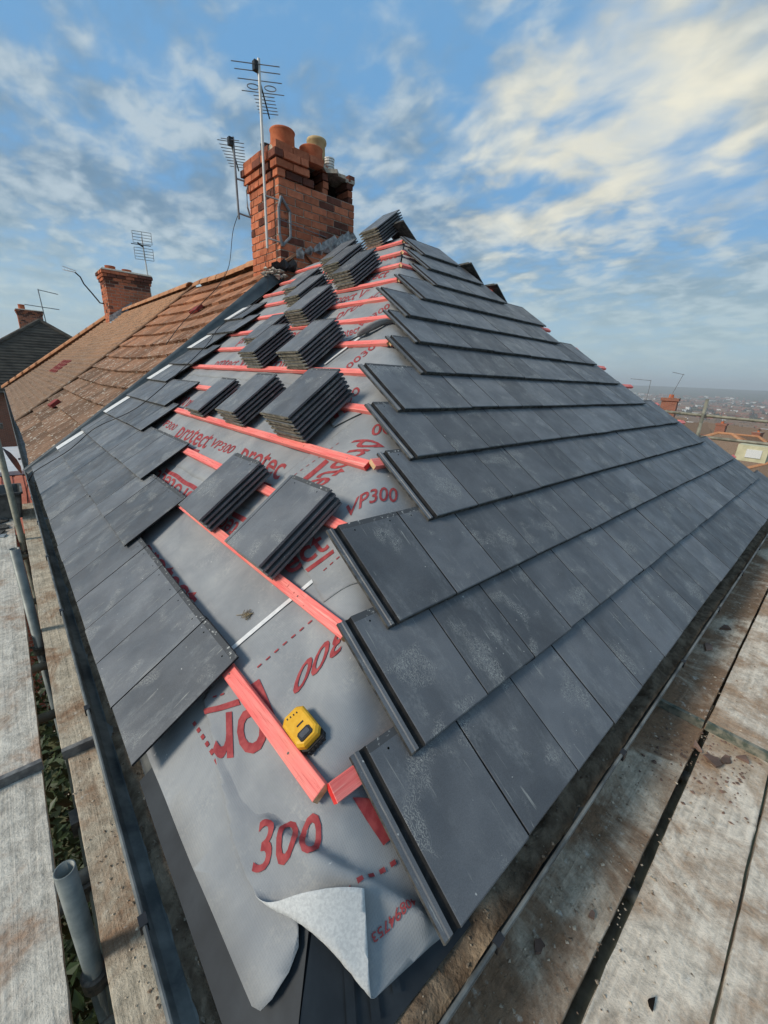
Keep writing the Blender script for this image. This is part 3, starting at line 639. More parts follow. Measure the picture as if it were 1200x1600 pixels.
# --- battens
def batten(M, length, cut0=M_CUT, cut1=M_CUT, parent=roof):
    m = MB(); tw = 0.048; x0 = 0
    m.bbox(0, 0, 0, length, tw, 0.025, 0.0015, 0)
    m.mi[4] = 1; m.mi[2] = 2
    x = 0.12
    while x < length - 0.03:
        m.add([(x + 0.0038 * math.cos(i), 0.022 + 0.0038 * math.sin(i), 0.0256) for i in (0, 1.05, 2.1, 3.14, 4.19, 5.24)], [(0, 1, 2, 3, 4, 5)], 3); x += 0.40
    me = m.mesh('batten', [M_BAT, cut0, cut1, M_COUP], recalc=True); return inst('batten', me, M, parent)
for k in range(13):
    s0 = 0.345 + G * k; hip = (s0 + 0.025) * CP
    endB = {0: 0.352, 1: 0.61, 2: 0.90, 3: 1.150}.get(k, hip + 0.045)
    rz_ = Matrix.Rotation(rnd.uniform(-0.003, 0.003), 4, 'Z')
    batten(MBm(VB - 0.03, s0, -0.0752) @ rz_, VB - 0.03 - endB, M_BAT, M_BATRED if k == 3 else M_CUT)
    stA = {0: 0.345, 3: 1.12}.get(k, hip + 0.035)
    batten(MA(stA, s0 + 0.002, -0.0750), WID - hip - 0.04 - stA, M_BATRED if k == 0 else M_CUT, M_BATRED)
    mC = frame(Vector((0, 1, 0)), Vector((-CP, 0, SP)), Vector((SP, 0, CP)), Vector((WID - s0 * CP, hip + (0.07 if k in (3, 5, 9, 12) else 0.20), s0 * SP)) + Vector((SP, 0, CP)) * -0.075)
    batten(mC, VB - hip, M_BATRED, M_CUT)
# --- laid tiles, hip-end face
LEFT = [0.468, 0.614, 0.756, 1.218, 1.354, 1.507, 1.943, 2.15, 2.30, 2.73, 3.16, 3.34, 3.52]
RIGHT = [6.95, 6.56, 6.58, 6.12, 5.95, 5.52, 5.35, 5.20, 4.85, 4.73, 4.30, 4.13, 4.09]
for k in range(13):
    n = max(2, round((RIGHT[k] - LEFT[k]) / WT))
    for i in range(n):
        j = Matrix.Rotation(rnd.uniform(-0.0035, 0.0035), 4, 'Z') @ Matrix.Rotation(rnd.uniform(-0.003, 0.003), 4, 'Y')
        inst('roof_tile', rnd.choice(ME_TILES), MA(LEFT[k] + i * WT + rnd.uniform(-.0008, .0008), G * k + rnd.uniform(-.003, .003), rnd.uniform(-.001, .0012)) @ TILT @ j, roof)
# --- laid tiles, eaves side
VR = [0.902, 2.235, 2.945, 4.012, 4.186, 5.04, 4.907, 5.171, 4.93, 5.255]
def cut_tile(w): return tile_mesh('roof_tile', M_TILEEDGE, w=w, rail=False)
for k, vr in enumerate(VR):
    v = vr
    while v < VB - 0.05:
        w = min(WT, VB - v); j = Matrix.Rotation(rnd.uniform(-0.003, 0.003), 4, 'Z')
        me = rnd.choice(ME_TILES) if w > WT - 0.01 else cut_tile(w - 0.003)
        inst('roof_tile', me, MBm(v + w, G * k + rnd.uniform(-.003, .003), rnd.uniform(-.001, .001)) @ TILT @ j, roof)
        v += WT
    if k in (1, 3, 5, 7, 9) or k == 2:       # whitish strip over the end tiles
        m = MB(); m.box(-0.04, 0.0, 0.001, 0.165, 0.335, 0.005); 
        if k != 2: inst('verge_strip', m.mesh('verge_strip', M_TAPE, recalc=True), MBm(VB, G * k, 0.001) @ TILT, roof)
# a few tiles of the far slope showing past the far hip
for s_, dv in ((4.36, -0.21), (3.69, -0.14), (3.36, -0.20)):
    mC = frame(Vector((0, 1, 0)), Vector((-CP, 0, SP)), Vector((SP, 0, CP)), Vector((WID - (s_) * CP, s_ * CP - dv + 0.05, s_ * SP)))
    for i in range(1): inst('roof_tile', ME_TILES[i], mC @ Matrix.Translation((i * WT, 0, 0)) @ TILT, roof)

# --- gutters
def gutter_prof():
    o = [(-0.060, -0.094), (-0.064, -0.100), (-0.060, -0.135), (-0.044, -0.165), (-0.015, -0.180), (0.020, -0.180), (0.050, -0.165), (0.068, -0.135), (0.072, -0.088)]
    i = [(0.069, -0.088), (0.065, -0.134), (0.048, -0.162), (0.020, -0.177), (-0.015, -0.177), (-0.042, -0.162), (-0.057, -0.134), (-0.060, -0.101), (-0.057, -0.094)]
    return o + i
gp = gutter_prof()
gl = MB(); gl.prism(gp, -0.062, VB + 0.05)
gl.tube((-0.060, -0.05, -0.096), (-0.060, VB + 0.05, -0.096), 0.0055, 8)
gutter_l = part('gutter', gl, M_PVC, house)
gr = MB(); gr.prism([(x + 0.012, z) for x, z in gp], -0.075, 7.9, M=Matrix(((0, 1, 0, 0), (1, 0, 0, 0), (0, 0, 1, 0), (0, 0, 0, 1))))
gr.tube((-0.05, -0.048, -0.096), (7.9, -0.048, -0.096), 0.0055, 8)
gutter_r = part('gutter', gr, M_PVC, house)
def silt(fn, n0, n1, step, wlo, whi, base, amp, parent, swap, seed):
    m = MB(); cols = 9; pts = []; n = int((n1 - n0) / step)
    for i in range(n + 1):
        a = n0 + i * step
        for j in range(cols):
            b = wlo + (whi - wlo) * j / (cols - 1); e_ = abs(2 * j / (cols - 1) - 1)
            z = base + amp * (0.5 + mnoise.noise(Vector((a * 5, b * 14, seed)))) + 0.35 * amp * mnoise.noise(Vector((a * 30, b * 45, seed + 3))) - 0.012 * e_ ** 3
            pts.append((b, a, z) if not swap else (a, b, z))
    fs = [(i * cols + j, i * cols + j + 1, (i + 1) * cols + j + 1, (i + 1) * cols + j) for i in range(n) for j in range(cols - 1)]
    m.add(pts, fs); o = part('silt', m, M_DIRT, parent, True); tag(o, kind='stuff')
    c = MB()
    for i in range(int((n1 - n0) * 110) if n1 - n0 < 5 else 420):
        a = n0 + (n1 - n0) * rnd.random() ** 1.7; b = wlo + (whi - wlo) * min(0.95, max(0.05, rnd.gauss(0.5, 0.22)))
        z = base + amp * (0.5 + mnoise.noise(Vector((a * 5, b * 14, seed)))) + 0.001
        c.rock((b, a, z) if not swap else (a, b, z), rnd.choice((0.0022, 0.003, 0.004, 0.006)))
    o = part('silt_crumbs', c, M_CRUMB, parent); tag(o, kind='stuff')
silt(None, 0.0, 5.8, 0.02, -0.012, 0.060, -0.172, 0.024, gutter_l, False, 1.0)
silt(None, 0.0, 7.6, 0.02, -0.028, 0.078, -0.152, 0.034, gutter_r, True, 5.0)
for y in (0.53, 1.38, 2.25, 3.1, 3.95, 4.8, 5.6):
    m = MB(); m.box(-0.070, y - 0.014, -0.118, -0.052, y + 0.014, -0.0895); part('gutter_bracket', m, M_BLACK, gutter_l)
for x in (0.56, 1.36, 2.16, 2.96, 3.76, 4.56, 5.36, 6.16, 6.96):
    m = MB(); m.box(x - 0.014, -0.058, -0.118, x + 0.014, -0.040, -0.0895); part('gutter_bracket', m, M_BLACK, gutter_r)

# --- bonding gutter between the two roofs
NBH = lambda s: 0.15 * max(0, s / 4.7) ** 2
m = MB(); rows = 24; vs = []
for i in range(rows + 1):
    s_ = -0.08 + (4.15 + 0.08) * i / rows; h_ = NBH(s_)
    for dv, dh in ((-0.02, -0.035), (0.012, -0.03), (0.022, 0.004 + h_ * 0.6), (0.045, 0.022 + h_), (0.09, 0.018 + h_)): vs.append(PB(VB + dv, s_, dh))
m.add(vs, [(i * 5 + j, (i + 1) * 5 + j, (i + 1) * 5 + j + 1, i * 5 + j + 1) for i in range(rows) for j in range(4)])
part('valley_strip', m, M_GRP, house, True)
# ------------------------------------------------------------------ chimneys
def jig(v, a): return v + rnd.uniform(-a, a)
BR = {}
def brick_me(l, h, d, mat, key):
    k = (round(l, 3), round(h, 3), round(d, 3), key, rnd.randrange(3))
    if k not in BR:
        m = MB(); b = 0.004
        m.box(0, 0, 0, l, d, h)
        m.v = [(jig(x, 0.0035), jig(y, 0.003), jig(z, 0.0025)) for x, y, z in m.v]
        BR[k] = m.mesh('brick', mat, recalc=True)
    return BR[k]
def brick_row(parent, p, dx, length, h, depth, bl, first, mat, key, skip=0.0):
    """bricks laid from p along dx; depth runs to the left-hand normal of dx (into the wall)"""
    dx = Vector(dx); dy = Vector((-dx.y, dx.x, 0)); x = 0.0; l = first; j = 0.015
    while x < length - 0.03:
        l = min(l, length - x)
        if l > 0.05:
            q = Vector(p) + dx * (x + j / 2) - dy * rnd.uniform(0, 0.003)
            mt, ky = (mat, key) if not callable(mat) else mat(x, p[2])
            inst('brick', brick_me(l - j, h - j, depth, mt, ky), frame(dx, dy, Vector((0, 0, 1)), q), parent)
        x += l; l = bl
CHX, CHY, CHW, CHD, CHZ = 3.33, 5.96, 1.36, 0.92, 2.0
RH, BL = 0.099, 0.275
mb = MB(); r_ = 0.011; zs = CHZ + RH * 18
mb.box(CHX + r_, CHY + r_, CHZ, CHX + CHW - r_, CHY + CHD - r_, zs - 0.006)
mb.box(CHX + r_, CHY + r_, zs - 0.0055, CHX + 0.46, CHY + CHD - r_, zs + RH * 4 - 0.02)
mb.box(CHX + 0.461, CHY + 0.45, zs - 0.0055, CHX + CHW - r_, CHY + CHD - r_, zs + RH * 4 - 0.02)
chim = part('chimney', mb, M_MORTAR, house); chim['label'] = 'red brick chimney stack with its corbelled top broken open on one side'
def upper(x, z): return (M_BRICKD, 'd') if (rnd.random() < 0.14) else (M_BRICK, 'r')
for r in range(18):
    z = CHZ + RH * r
    brick_row(chim, (CHX, CHY, z), (1, 0, 0), CHW, RH, 0.11, BL, BL if r % 2 else BL / 2, upper, 'r')
    # the face towards the eaves: start behind the corner bricks
    brick_row(chim, (CHX, CHY + CHD, z), (0, -1, 0), CHD - 0.122, RH, 0.11, BL, BL if r % 2 else BL / 2, upper, 'r')
proj = (0.03, 0.06, 0.09, 0.055); lens = (0.58, 0.50, 0.46, 0.74)
def sooty(x, z): return (M_BRICKD, 'd') if rnd.random() < 0.55 else (M_BRICK, 'r')
for r in range(4):
    z = zs + RH * r; p_ = proj[r]
    brick_row(chim, (CHX - p_, CHY - p_, z), (1, 0, 0), lens[r] + p_, RH, 0.11 + p_, BL, BL if r % 2 else BL / 2, sooty if r < 3 else upper, 'r')
    brick_row(chim, (CHX - p_, CHY + CHD + p_, z), (0, -1, 0), CHD + 2 * p_ - 0.122 - p_, RH, 0.11 + p_, BL, BL if r % 2 else BL / 2, upper, 'r')
# broken-out flues: sooty back, a withe between them, ragged end
mb = MB()
mb.box(CHX + 0.4615, CHY + 0.40, zs, CHX + CHW - 0.02, CHY + 0.449, zs + RH * 4 - 0.03)
mb.box(CHX + 0.461, CHY + 0.10, zs + 0.002, CHX + 0.52, CHY + 0.40, zs + RH * 3)
mb.box(CHX + 0.461, CHY + 0.05, zs - 0.004, CHX + CHW - 0.05, CHY + 0.40, zs + 0.003)
part('flue', mb, M_SOOT, chim)
for r in range(4):
    z = zs + RH * r
    brick_row(chim, (CHX + 0.80 + rnd.uniform(-.02, .02), CHY + 0.03 + rnd.uniform(0, .05), z), (1, 0, 0), 0.11, RH, 0.30, 0.2, 0.11, sooty if r > 1 else upper, 'r')
    brick_row(chim, (CHX + CHW - 0.10 - 0.03 * (r == 2), CHY + 0.02 + rnd.uniform(0, .06), z), (1, 0, 0), 0.10 + 0.03 * (r > 1), RH, 0.32, 0.2, 0.2, sooty, 'r')
# cement flaunching on top
mb = MB(); xs = [CHX - 0.05 + (CHW + 0.06) * i / 14 for i in range(15)]; ys = [CHY - 0.03 + (CHD + 0.06) * j / 8 for j in range(9)]; zt = zs + RH * 4
vs = []
for i, x in enumerate(xs):
    for j, y in enumerate(ys):
        e_ = max(abs(2 * i / 14 - 1), abs(2 * j / 8 - 1))
        rg = 0.05 if x > CHX + 0.6 else 0.015
        vs.append((x + (rnd.uniform(-rg, rg) if j == 0 or i == 14 else 0), y + (rnd.uniform(-rg * .6, rg * 1.8) if j == 0 else 0), zt - 0.035 + 0.06 * (1 - e_ ** 2) + rnd.uniform(-.010, .010) - 0.05 * max(0, (x - CHX - 0.7) / 0.7) ** 2))
n0 = len(vs); vs += [(x, y, z - 0.03 - rnd.uniform(0, .03)) for x, y, z in vs]
fs = [(i * 9 + j, (i + 1) * 9 + j, (i + 1) * 9 + j + 1, i * 9 + j + 1) for i in range(14) for j in range(8)]
fs += [tuple(n0 + q for q in reversed(f)) for f in fs]
rim = [i * 9 for i in range(15)] + [14 * 9 + j for j in range(1, 9)] + [i * 9 + 8 for i in range(13, -1, -1)] + [j for j in range(7, 0, -1)]
fs += [(rim[k], rim[(k + 1) % len(rim)], n0 + rim[(k + 1) % len(rim)], n0 + rim[k]) for k in range(len(rim))]
mb.add(vs, fs); part('flaunching', mb, M_MORTAR, chim)
def pot(parent, c, r, h, mat, flare=0.0):
    m = MB(); t = 0.022
    m.lathe([(r * 1.02, 0), (r, h * 0.3), (r * 0.98, h * 0.86), (r * (1.02 + flare), h * 0.90), (r * (1.05 + flare), h * 0.96), (r * (1.0 + flare), h), (r - t, h), (r - t, 0.02)], c, 24)
    return part('chimney_pot', m, mat, parent, True)
pot(chim, (CHX + 0.28, CHY + 0.34, zt + 0.0), 0.175, 0.30, M_TERRA)
pot(chim, (CHX + 0.74, CHY + 0.30, zt - 0.01), 0.175, 0.235, M_TERRA, -0.02)
pot(chim, (CHX + 0.97, CHY + 0.50, zt), 0.135, 0.47, M_CREAMPOT, 0.12)
def cowl(c, r, h, mat):
    m = MB(); m.lathe([(r * 0.9, 0), (r * 0.9, h)], c, 14, close=True)
    for k in range(5):
        z = h * (0.12 + 0.18 * k); m.lathe([(r * 0.9, z), (r * 1.1, z + 0.004), (r * 1.1, z + 0.028), (r * 0.9, z + 0.032)], c, 14)
    m.lathe([(r * 1.15, h), (r * 1.15, h + 0.015), (r * 0.3, h + 0.04)], c, 14, close=True)
    return part('flue_cowl', m, mat, chim)
cowl((CHX + 1.10, CHY + 0.34, zt + 0.0), 0.075, 0.21, M_ALU)
cowl((CHX + 0.10, CHY + 0.52, zt + 0.0), 0.065, 0.12, M_BLACK)
# torn lead and mortar at the foot of the stack
def crumple(name, pts, n, size, mat, parent):
    for i in range(n):
        m = MB(); p = Vector(pts[0]).lerp(Vector(pts[1]), i / max(1, n - 1)) + Vector((0, -0.02 - 0.02 * rnd.random(), rnd.uniform(-.02, .02)))
        a = size * rnd.uniform(0.7, 1.2)
        vs = [p + Vector((-a * .5, 0, -a * .3)), p + Vector((a * .5, -.01, -a * .25)), p + Vector((a * .6, -.05, a * .35)), p + Vector((0, -.09, a * .75)), p + Vector((-a * .5, -.03, a * .3)), p + Vector((0, -.07, 0.1 * a)), p + Vector((.1 * a, 0.012, 0.1 * a))]
        vs = [q + Vector((rnd.uniform(-.02, .02), rnd.uniform(-.01, .01), rnd.uniform(-.02, .02))) for q in vs]
        m.add(vs, [(0, 1, 5), (1, 2, 5), (2, 3, 5), (3, 4, 5), (4, 0, 5), (1, 0, 6), (2, 1, 6), (3, 2, 6), (4, 3, 6), (0, 4, 6)]); part(name, m, mat, parent)
crumple('torn_lead', [(CHX + 0.30, CHY, 2.83), (CHX + 0.62, CHY, 2.98)], 3, 0.12, M_LEAD, chim)
crumple('torn_lead', [(CHX + 0.80, CHY, 3.05), (CHX + 1.25, CHY, 3.22)], 6, 0.17, M_LEAD, chim)
crumple('torn_lead', [(CHX - 0.12, CHY - 0.02, 2.60), (CHX + 0.12, CHY - 0.03, 2.66)], 3, 0.13, M_BLACK, chim)
mb = MB(); 
for i in range(40): mb.rock((CHX - 0.16 + rnd.uniform(-.16, .16), CHY - 0.05 + rnd.uniform(-.10, .10), 2.50 + rnd.uniform(-.03, .08)), rnd.uniform(0.02, 0.06))
o = part('mortar_rubble', mb, M_MORTAR, chim); tag(o, kind='stuff')

# ------------------------------------------------------------------ tiles waiting in stacks on the battens
STACKS = [  # v of right side, s of lower edge, tiles, description
 (1.05, 0.690, 4, 'the wide low pile nearest the battery'),
 (1.69, 0.688, 4, 'the low pile second from the battery'),
 (3.22, 1.350, 3, 'the small left pile of the middle row'),
 (2.47, 1.365, 5, 'the centre pile of the middle row'),
 (1.68, 1.368, 7, 'the tall right pile of the middle row'),
 (3.20, 2.020, 6, 'the left pile above the middle row'),
 (2.47, 2.020, 6, 'the right pile above the middle row'),
 (3.75, 2.355, 4, 'the pile beside the laid tiles halfway up'),
 (3.30, 2.690, 6, 'the tall pile below the chimney corner'),
 (3.80, 3.025, 6, 'the pile hidden behind the tall one below the chimney'),
 (4.32, 3.360, 5, 'the short pile at the chimney foot'),
 (3.30, 3.360, 6, 'the tall pile right of the chimney'),
 (3.84, 3.690, 6, 'the pile behind the tall one right of the chimney'),
 (4.32, 4.025, 5, 'the pile against the torn chimney lead'),
 (3.84, 4.380, 7, 'the highest pile against the sky')]
ORD = ['', 'second', 'third', 'fourth', 'fifth', 'sixth', 'seventh']
for v, s_, n, desc in STACKS:
    dv = ds = 0
    for i in range(n):
        pos = n - 1 - i
        lab = ('top tile of ' if pos == 0 else 'bottom tile of ' if i == 0 else ORD[pos] + ' tile from the top of ') + desc
        lean = 0.004 * i
        M = MBm(v + 0.298 + rnd.uniform(-.004, .004), s_ + rnd.uniform(-.003, .003), -0.0225 + 0.0275 * i) @ Matrix.Rotation(rnd.uniform(-.007, .007), 4, 'Z')
        o = inst('stacked_tile', rnd.choice(ME_STACK), M); tag(o, lab, 'roof tile', 'grey tiles stacked on the battens')

# ------------------------------------------------------------------ battery, straw, cables
def battery():
    M = MBm(0.572, 0.389, -0.0785) @ Matrix.Rotation(rad(-2), 4, 'Z') @ Matrix.Rotation(rad(-9), 4, 'X') @ Matrix.Translation((0, 0, 0.006))
    loc = M.translation.copy()
    t = thing('drill_battery', loc, 'yellow and black cordless drill battery lying against the lowest red batten', 'battery')
    Lx, Ly = 0.118, 0.076
    def ring(x0, y0, x1, y1, ch, z): return [(x0 + ch, y0, z), (x1 - ch, y0, z), (x1, y0 + ch, z), (x1, y1 - ch, z), (x1 - ch, y1, z), (x0 + ch, y1, z), (x0, y1 - ch, z), (x0, y0 + ch, z)]
    def loft(rings, m, mi=0):
        vs = [M @ Vector(p) for r in rings for p in r]; n = 8
        fs = [(i * n + k, i * n + (k + 1) % n, (i + 1) * n + (k + 1) % n, (i + 1) * n + k) for i in range(len(rings) - 1) for k in range(n)]
        fs += [tuple(range(n - 1, -1, -1)), tuple(range((len(rings) - 1) * n, len(rings) * n))]; m.add(vs, fs, mi)
    m = MB(); loft([ring(0.004, 0.004, Lx, Ly, .012, 0.0), ring(0.002, 0.002, Lx + .003, Ly, .012, 0.012), ring(0.002, 0.003, Lx + .003, Ly, .012, 0.026)], m); part('lower_case', m, M_BLACK, t)
    m = MB(); loft([ring(0, 0, Lx - .004, Ly, .015, 0.0265), ring(0, 0, Lx - .004, Ly, .015, 0.042), ring(0.004, 0.004, Lx - .008, Ly - .004, .016, 0.049), ring(0.012, 0.010, Lx - .014, Ly - .010, .014, 0.052)], m)
    shell = part('yellow_shell', m, simple('battery_yellow', (0.72, 0.36, 0.012), (0.80, 0.44, 0.03), 30, 0.5, 0.4, 0.15, 0.001), t)
    m = MB(); loft([ring(0.076, 0.016, 0.106, 0.058, .005, 0.0505), ring(0.077, 0.017, 0.105, 0.057, .005, 0.0540)], m); part('latch', m, M_BLACK, t)
    m = MB(); loft([ring(0.082, 0.022, 0.100, 0.052, .003, 0.0542), ring(0.083, 0.023, 0.099, 0.051, .003, 0.0560)], m); part('latch_button', m, simple('grey_plastic', (0.06, 0.06, 0.065), (0.09, 0.09, 0.1), 12, 0.35, 0.5, 0), t)
    m = MB(); m.box(0.056, 0.030, 0.0515, 0.061, 0.052, 0.0530, M=M); part('slot', m, M_BLACK, t)
    m = MB()
    for k in range(4): m.box(0.014 + 0.002 * k, 0.020 + 0.010 * k, 0.0512, 0.020 + 0.002 * k, 0.0235 + 0.010 * k, 0.0526, M=M)
    part('vent_marks', m, M_BLACK, t)
    m = MB()
    for k in range(5): m.box(Lx + .0025, 0.012 + 0.012 * k, 0.006, Lx + .006, 0.018 + 0.012 * k, 0.022, M=M)
    part('contact_rib', m, M_BLACK, t)
battery()
mb = MB(); c0 = surf(0.47, 1.092, -0.086)
for i in range(26):
    a = rnd.uniform(0, 6.28); d = Vector((math.cos(a), math.sin(a), TAN * math.cos(a))) * rnd.uniform(0.012, 0.034); b = c0 + Vector((rnd.uniform(-.012, .012), rnd.uniform(-.015, .015), 0.006 + rnd.uniform(0, .010)))
    mb.tube(b - d * 0.5, b + d * 0.5, 0.0011, 4)
mb.path([c0 + Vector((-.02, .05, -.008)), c0 + Vector((-.012, .03, 0.0)), c0 + Vector((0, .01, .012)), c0 + Vector((.02, -.02, .018))], 0.0016, 4)
solo('twig_tuft', mb, simple('dry_straw', (0.14, 0.10, 0.06), (0.30, 0.24, 0.15), 40, 0.9, 0.1, 0), 'small tuft of dry brown straw lying on the grey underlay', 'straw')
def wire(name, pts, r, label, mat=M_CABLE):
    P = [Vector(p) for p in pts]; out = []
    for i in range(len(P) - 1):
        p0, p1, p2, p3 = P[max(i - 1, 0)], P[i], P[i + 1], P[min(i + 2, len(P) - 1)]
        for k in range(6):
            t = k / 6; out.append(0.5 * ((2 * p1) + (p2 - p0) * t + (2 * p0 - 5 * p1 + 4 * p2 - p3) * t * t + (3 * p1 - p0 - 3 * p2 + p3) * t ** 3))
    out.append(P[-1]); mb = MB(); mb.path(out, r, 5); return solo(name, mb, mat, label, 'cable', smooth=True)
wire('aerial_cable', [(3.20, 6.10, 2.88), (3.12, 6.02, 2.66), PB(5.62, 3.7, 0.03), PB(5.30, 3.15, 0.03), PB(5.50, 2.78, 0.03), PB(5.08, 2.33, 0.03), PB(4.86, 1.89, 0.03), PB(4.70, 1.39, 0.03), PB(4.76, 1.11, 0.03), PB(5.2, 0.77, 0.03), PB(5.12, 0.43, 0.03), PB(5.32, 0.07, 0.03), (-0.02, 5.62, -0.06), (-0.08, 5.85, -0.25), (-0.12, 5.95, -0.6)], 0.0045, 'thin black aerial cable trailing down over the laid grey tiles')

# ------------------------------------------------------------------ aerials
def pole_brackets(t, items):
    for m, name in items: part(name, m, M_WIRE, t)
def yagi(name, base, top, boom_z, bdir, blen, back, els, label, bracket=None, polemat=M_ALU, r=0.019, tilt=0.0):
    t = thing(name, base, label, 'aerial'); m = MB(); m.tube(base, top, r, 12); part('pole', m, polemat, t, False)
    d = Vector(bdir).normalized(); pr = Vector((-d.y, d.x, 0)); b0 = Vector((top[0], top[1], boom_z)) - d * back; b0 += pr * 0.04
    m = MB(); m.tube(b0, b0 + d * blen + Vector((0, 0, tilt * blen)), 0.011, 8); part('boom', m, M_BLACK, t)
    for x, L_ in els:
        c = b0 + d * x + Vector((0, 0, tilt * x + 0.012)); m = MB(); m.tube(c - pr * L_ / 2, c + pr * L_ / 2, 0.0055, 6); part('element', m, M_WIRE, t)
    m = MB(); c = b0 + d * back; m.box(c.x - .035, c.y - .035, c.z - .05, c.x + .035, c.y + .035, c.z + .05); part('clamp', m, M_BLACK, t)
    return t, b0, d, pr
bd = (0.5803, 0.8144, 0)
t1, b0, d_, pr_ = yagi('yagi_aerial', (3.20, 6.10, 2.885), (3.20, 6.135, 5.06), 4.98, bd, 1.22, 0.05,
    [(0.03, 0.62), (0.17, 0.60), (0.36, 0.60), (0.62, 0.60)] + [(0.70 + 0.085 * k, 0.30) for k in range(6)], 'tall pole with a long spiky television aerial standing against the broken chimney')
for s_ in (-1, 1):
    m = MB(); c = b0 + d_ * 0.50 + Vector((0, 0, 0.01)); pts = [c + pr_ * s_ * (0.02 + 0.10 + 0.08 * math.cos(a)) + d_ * 0.06 * math.sin(a) for a in [i * 6.283 / 14 for i in range(15)]]
    m.path(pts, 0.006, 6); part('folded_dipole', m, M_WIRE, t1)
# bracket with its diamond plate on the corner of the stack
m = MB(); cz = 3.26
m.tube((3.20, 6.10, cz + 0.28), (CHX + 0.03, CHY - 0.03, cz + 0.22), 0.012, 8); m.tube((3.20, 6.10, cz - 0.24), (CHX + 0.03, CHY - 0.03, cz - 0.30), 0.012, 8)
dm = [(CHX + 0.02, CHY - 0.035, cz - 0.34), (CHX - 0.03, CHY - 0.05, cz - 0.2), (CHX - 0.03, CHY - 0.05, cz + 0.12), (CHX + 0.02, CHY - 0.035, cz + 0.27), (CHX + 0.16, CHY - 0.03, cz + 0.12), (CHX + 0.16, CHY - 0.03, cz - 0.2)]
for a, b in zip(dm, dm[1:] + dm[:1]): m.tube(a, b, 0.020, 8)
m.tube((CHX - 0.06, CHY - 0.055, cz - 0.02), (CHX + 0.80, CHY - 0.018, cz - 0.06), 0.006, 6)
part('wall_bracket', m, M_WIRE, t1)
t2, b0, d_, pr_ = yagi('yagi_aerial', (3.17, 6.95, 3.42), (3.15, 6.95, 4.46), 4.40, (0.50, 0.86, 0), 1.0, 0.05,
    [(0.02, 0.26), (0.08, 0.38)] + [(0.20 + 0.10 * k, 0.36 - 0.014 * k) for k in range(8)], 'shorter aerial on a bracket behind the near corner of the broken chimney', polemat=M_WIRE, r=0.016)
m = MB(); m.tube((3.17, 6.95, 3.95), (CHX + .02, 6.86, 3.92), 0.013, 8); m.tube((3.17, 6.95, 3.50), (CHX + .02, 6.86, 3.46), 0.013, 8)
m.path([(CHX - .02, 6.84, 3.92), (CHX - .06, 6.84, 3.8), (CHX - .06, 6.84, 3.58), (CHX - .02, 6.84, 3.46)], 0.014, 8); part('wall_bracket', m, M_WIRE, t2)
wire('aerial_cable', [(3.17, 6.95, 3.50), (3.10, 7.05, 3.25), (2.98, 7.0, 2.75), (2.75, 6.9, 2.42), (2.4, 6.72, 2.1), (2.0, 6.5, 1.75), (1.7, 6.25, 1.45)], 0.005, 'thin black cable hanging from the shorter aerial onto the orange roof')

# ------------------------------------------------------------------ neighbouring roofs
def NBP(v, s_, h=0.0):
    sag = -0.05 * math.sin(max(0, min(1, (v - 5.95) / 4.7)) * math.pi) if v < 10.7 else 0.0
    return PB(v, s_, NBH(s_) + sag + h)
nb = thing('neighbouring_house', (3.7, 8.3, GROUND), 'attached house with weathered orange and brown tiled roof behind the dark valley', 'house')
VJ = 10.68
mb = MB(); mb.box(0.34, VB + 0.002, GROUND, WID - 0.34, VJ, -0.12); part('wall', mb, M_WALL, nb)
mb = MB(); NV = 26; NS = 20; vs = [NBP(5.91 + (VJ - 5.91) * i / NV, 4.7 * j / NS, -0.05) for i in range(NV + 1) for j in range(NS + 1)]
mb.add(vs, [(i * 21 + j, (i + 1) * 21 + j, (i + 1) * 21 + j + 1, i * 21 + j + 1) for i in range(NV) for j in range(NS)])
zr = NBP(8, 4.7).z; rr = WID - 0.1
mb.add([NBP(5.91, 4.7, -.05), NBP(VJ, 4.7, -.05), (WID, VJ, 0), (WID, 5.91, 0)], [(0, 1, 2, 3)])
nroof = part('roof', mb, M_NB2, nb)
g2 = 4.7 / 13.2; nt_ = int((VJ - 5.91) / 0.293)
ms = []
for q in range(3):
    m = MB(); m.prism([(0, -0.03), (0, -0.002), (0.006, 0.004), (0.135, 0.004), (0.141, -0.004), (0.150, -0.004), (0.156, 0.004), (0.284, 0.004), (0.290, -0.002), (0.290, -0.03)], 0, 0.40)
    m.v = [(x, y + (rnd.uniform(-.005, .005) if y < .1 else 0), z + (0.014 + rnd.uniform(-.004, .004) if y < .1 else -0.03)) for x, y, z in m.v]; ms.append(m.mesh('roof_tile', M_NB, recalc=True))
for k in range(13):
    for i in range(nt_):
        v = 5.91 + 0.293 * (i + 1); s_ = g2 * k + rnd.uniform(-.006, .006)
        p = NBP(v, s_, 0.0); px_ = (NBP(v - 0.293, s_) - p).normalized(); py_ = (NBP(v, s_ + 0.3) - p).normalized(); pz_ = px_.cross(py_).normalized(); py_ = pz_.cross(px_)
        inst('roof_tile', ms[rnd.randrange(3)], frame(px_, py_, pz_, p) @ Matrix.Rotation(rnd.uniform(-.006, .006), 4, 'X'), nroof)
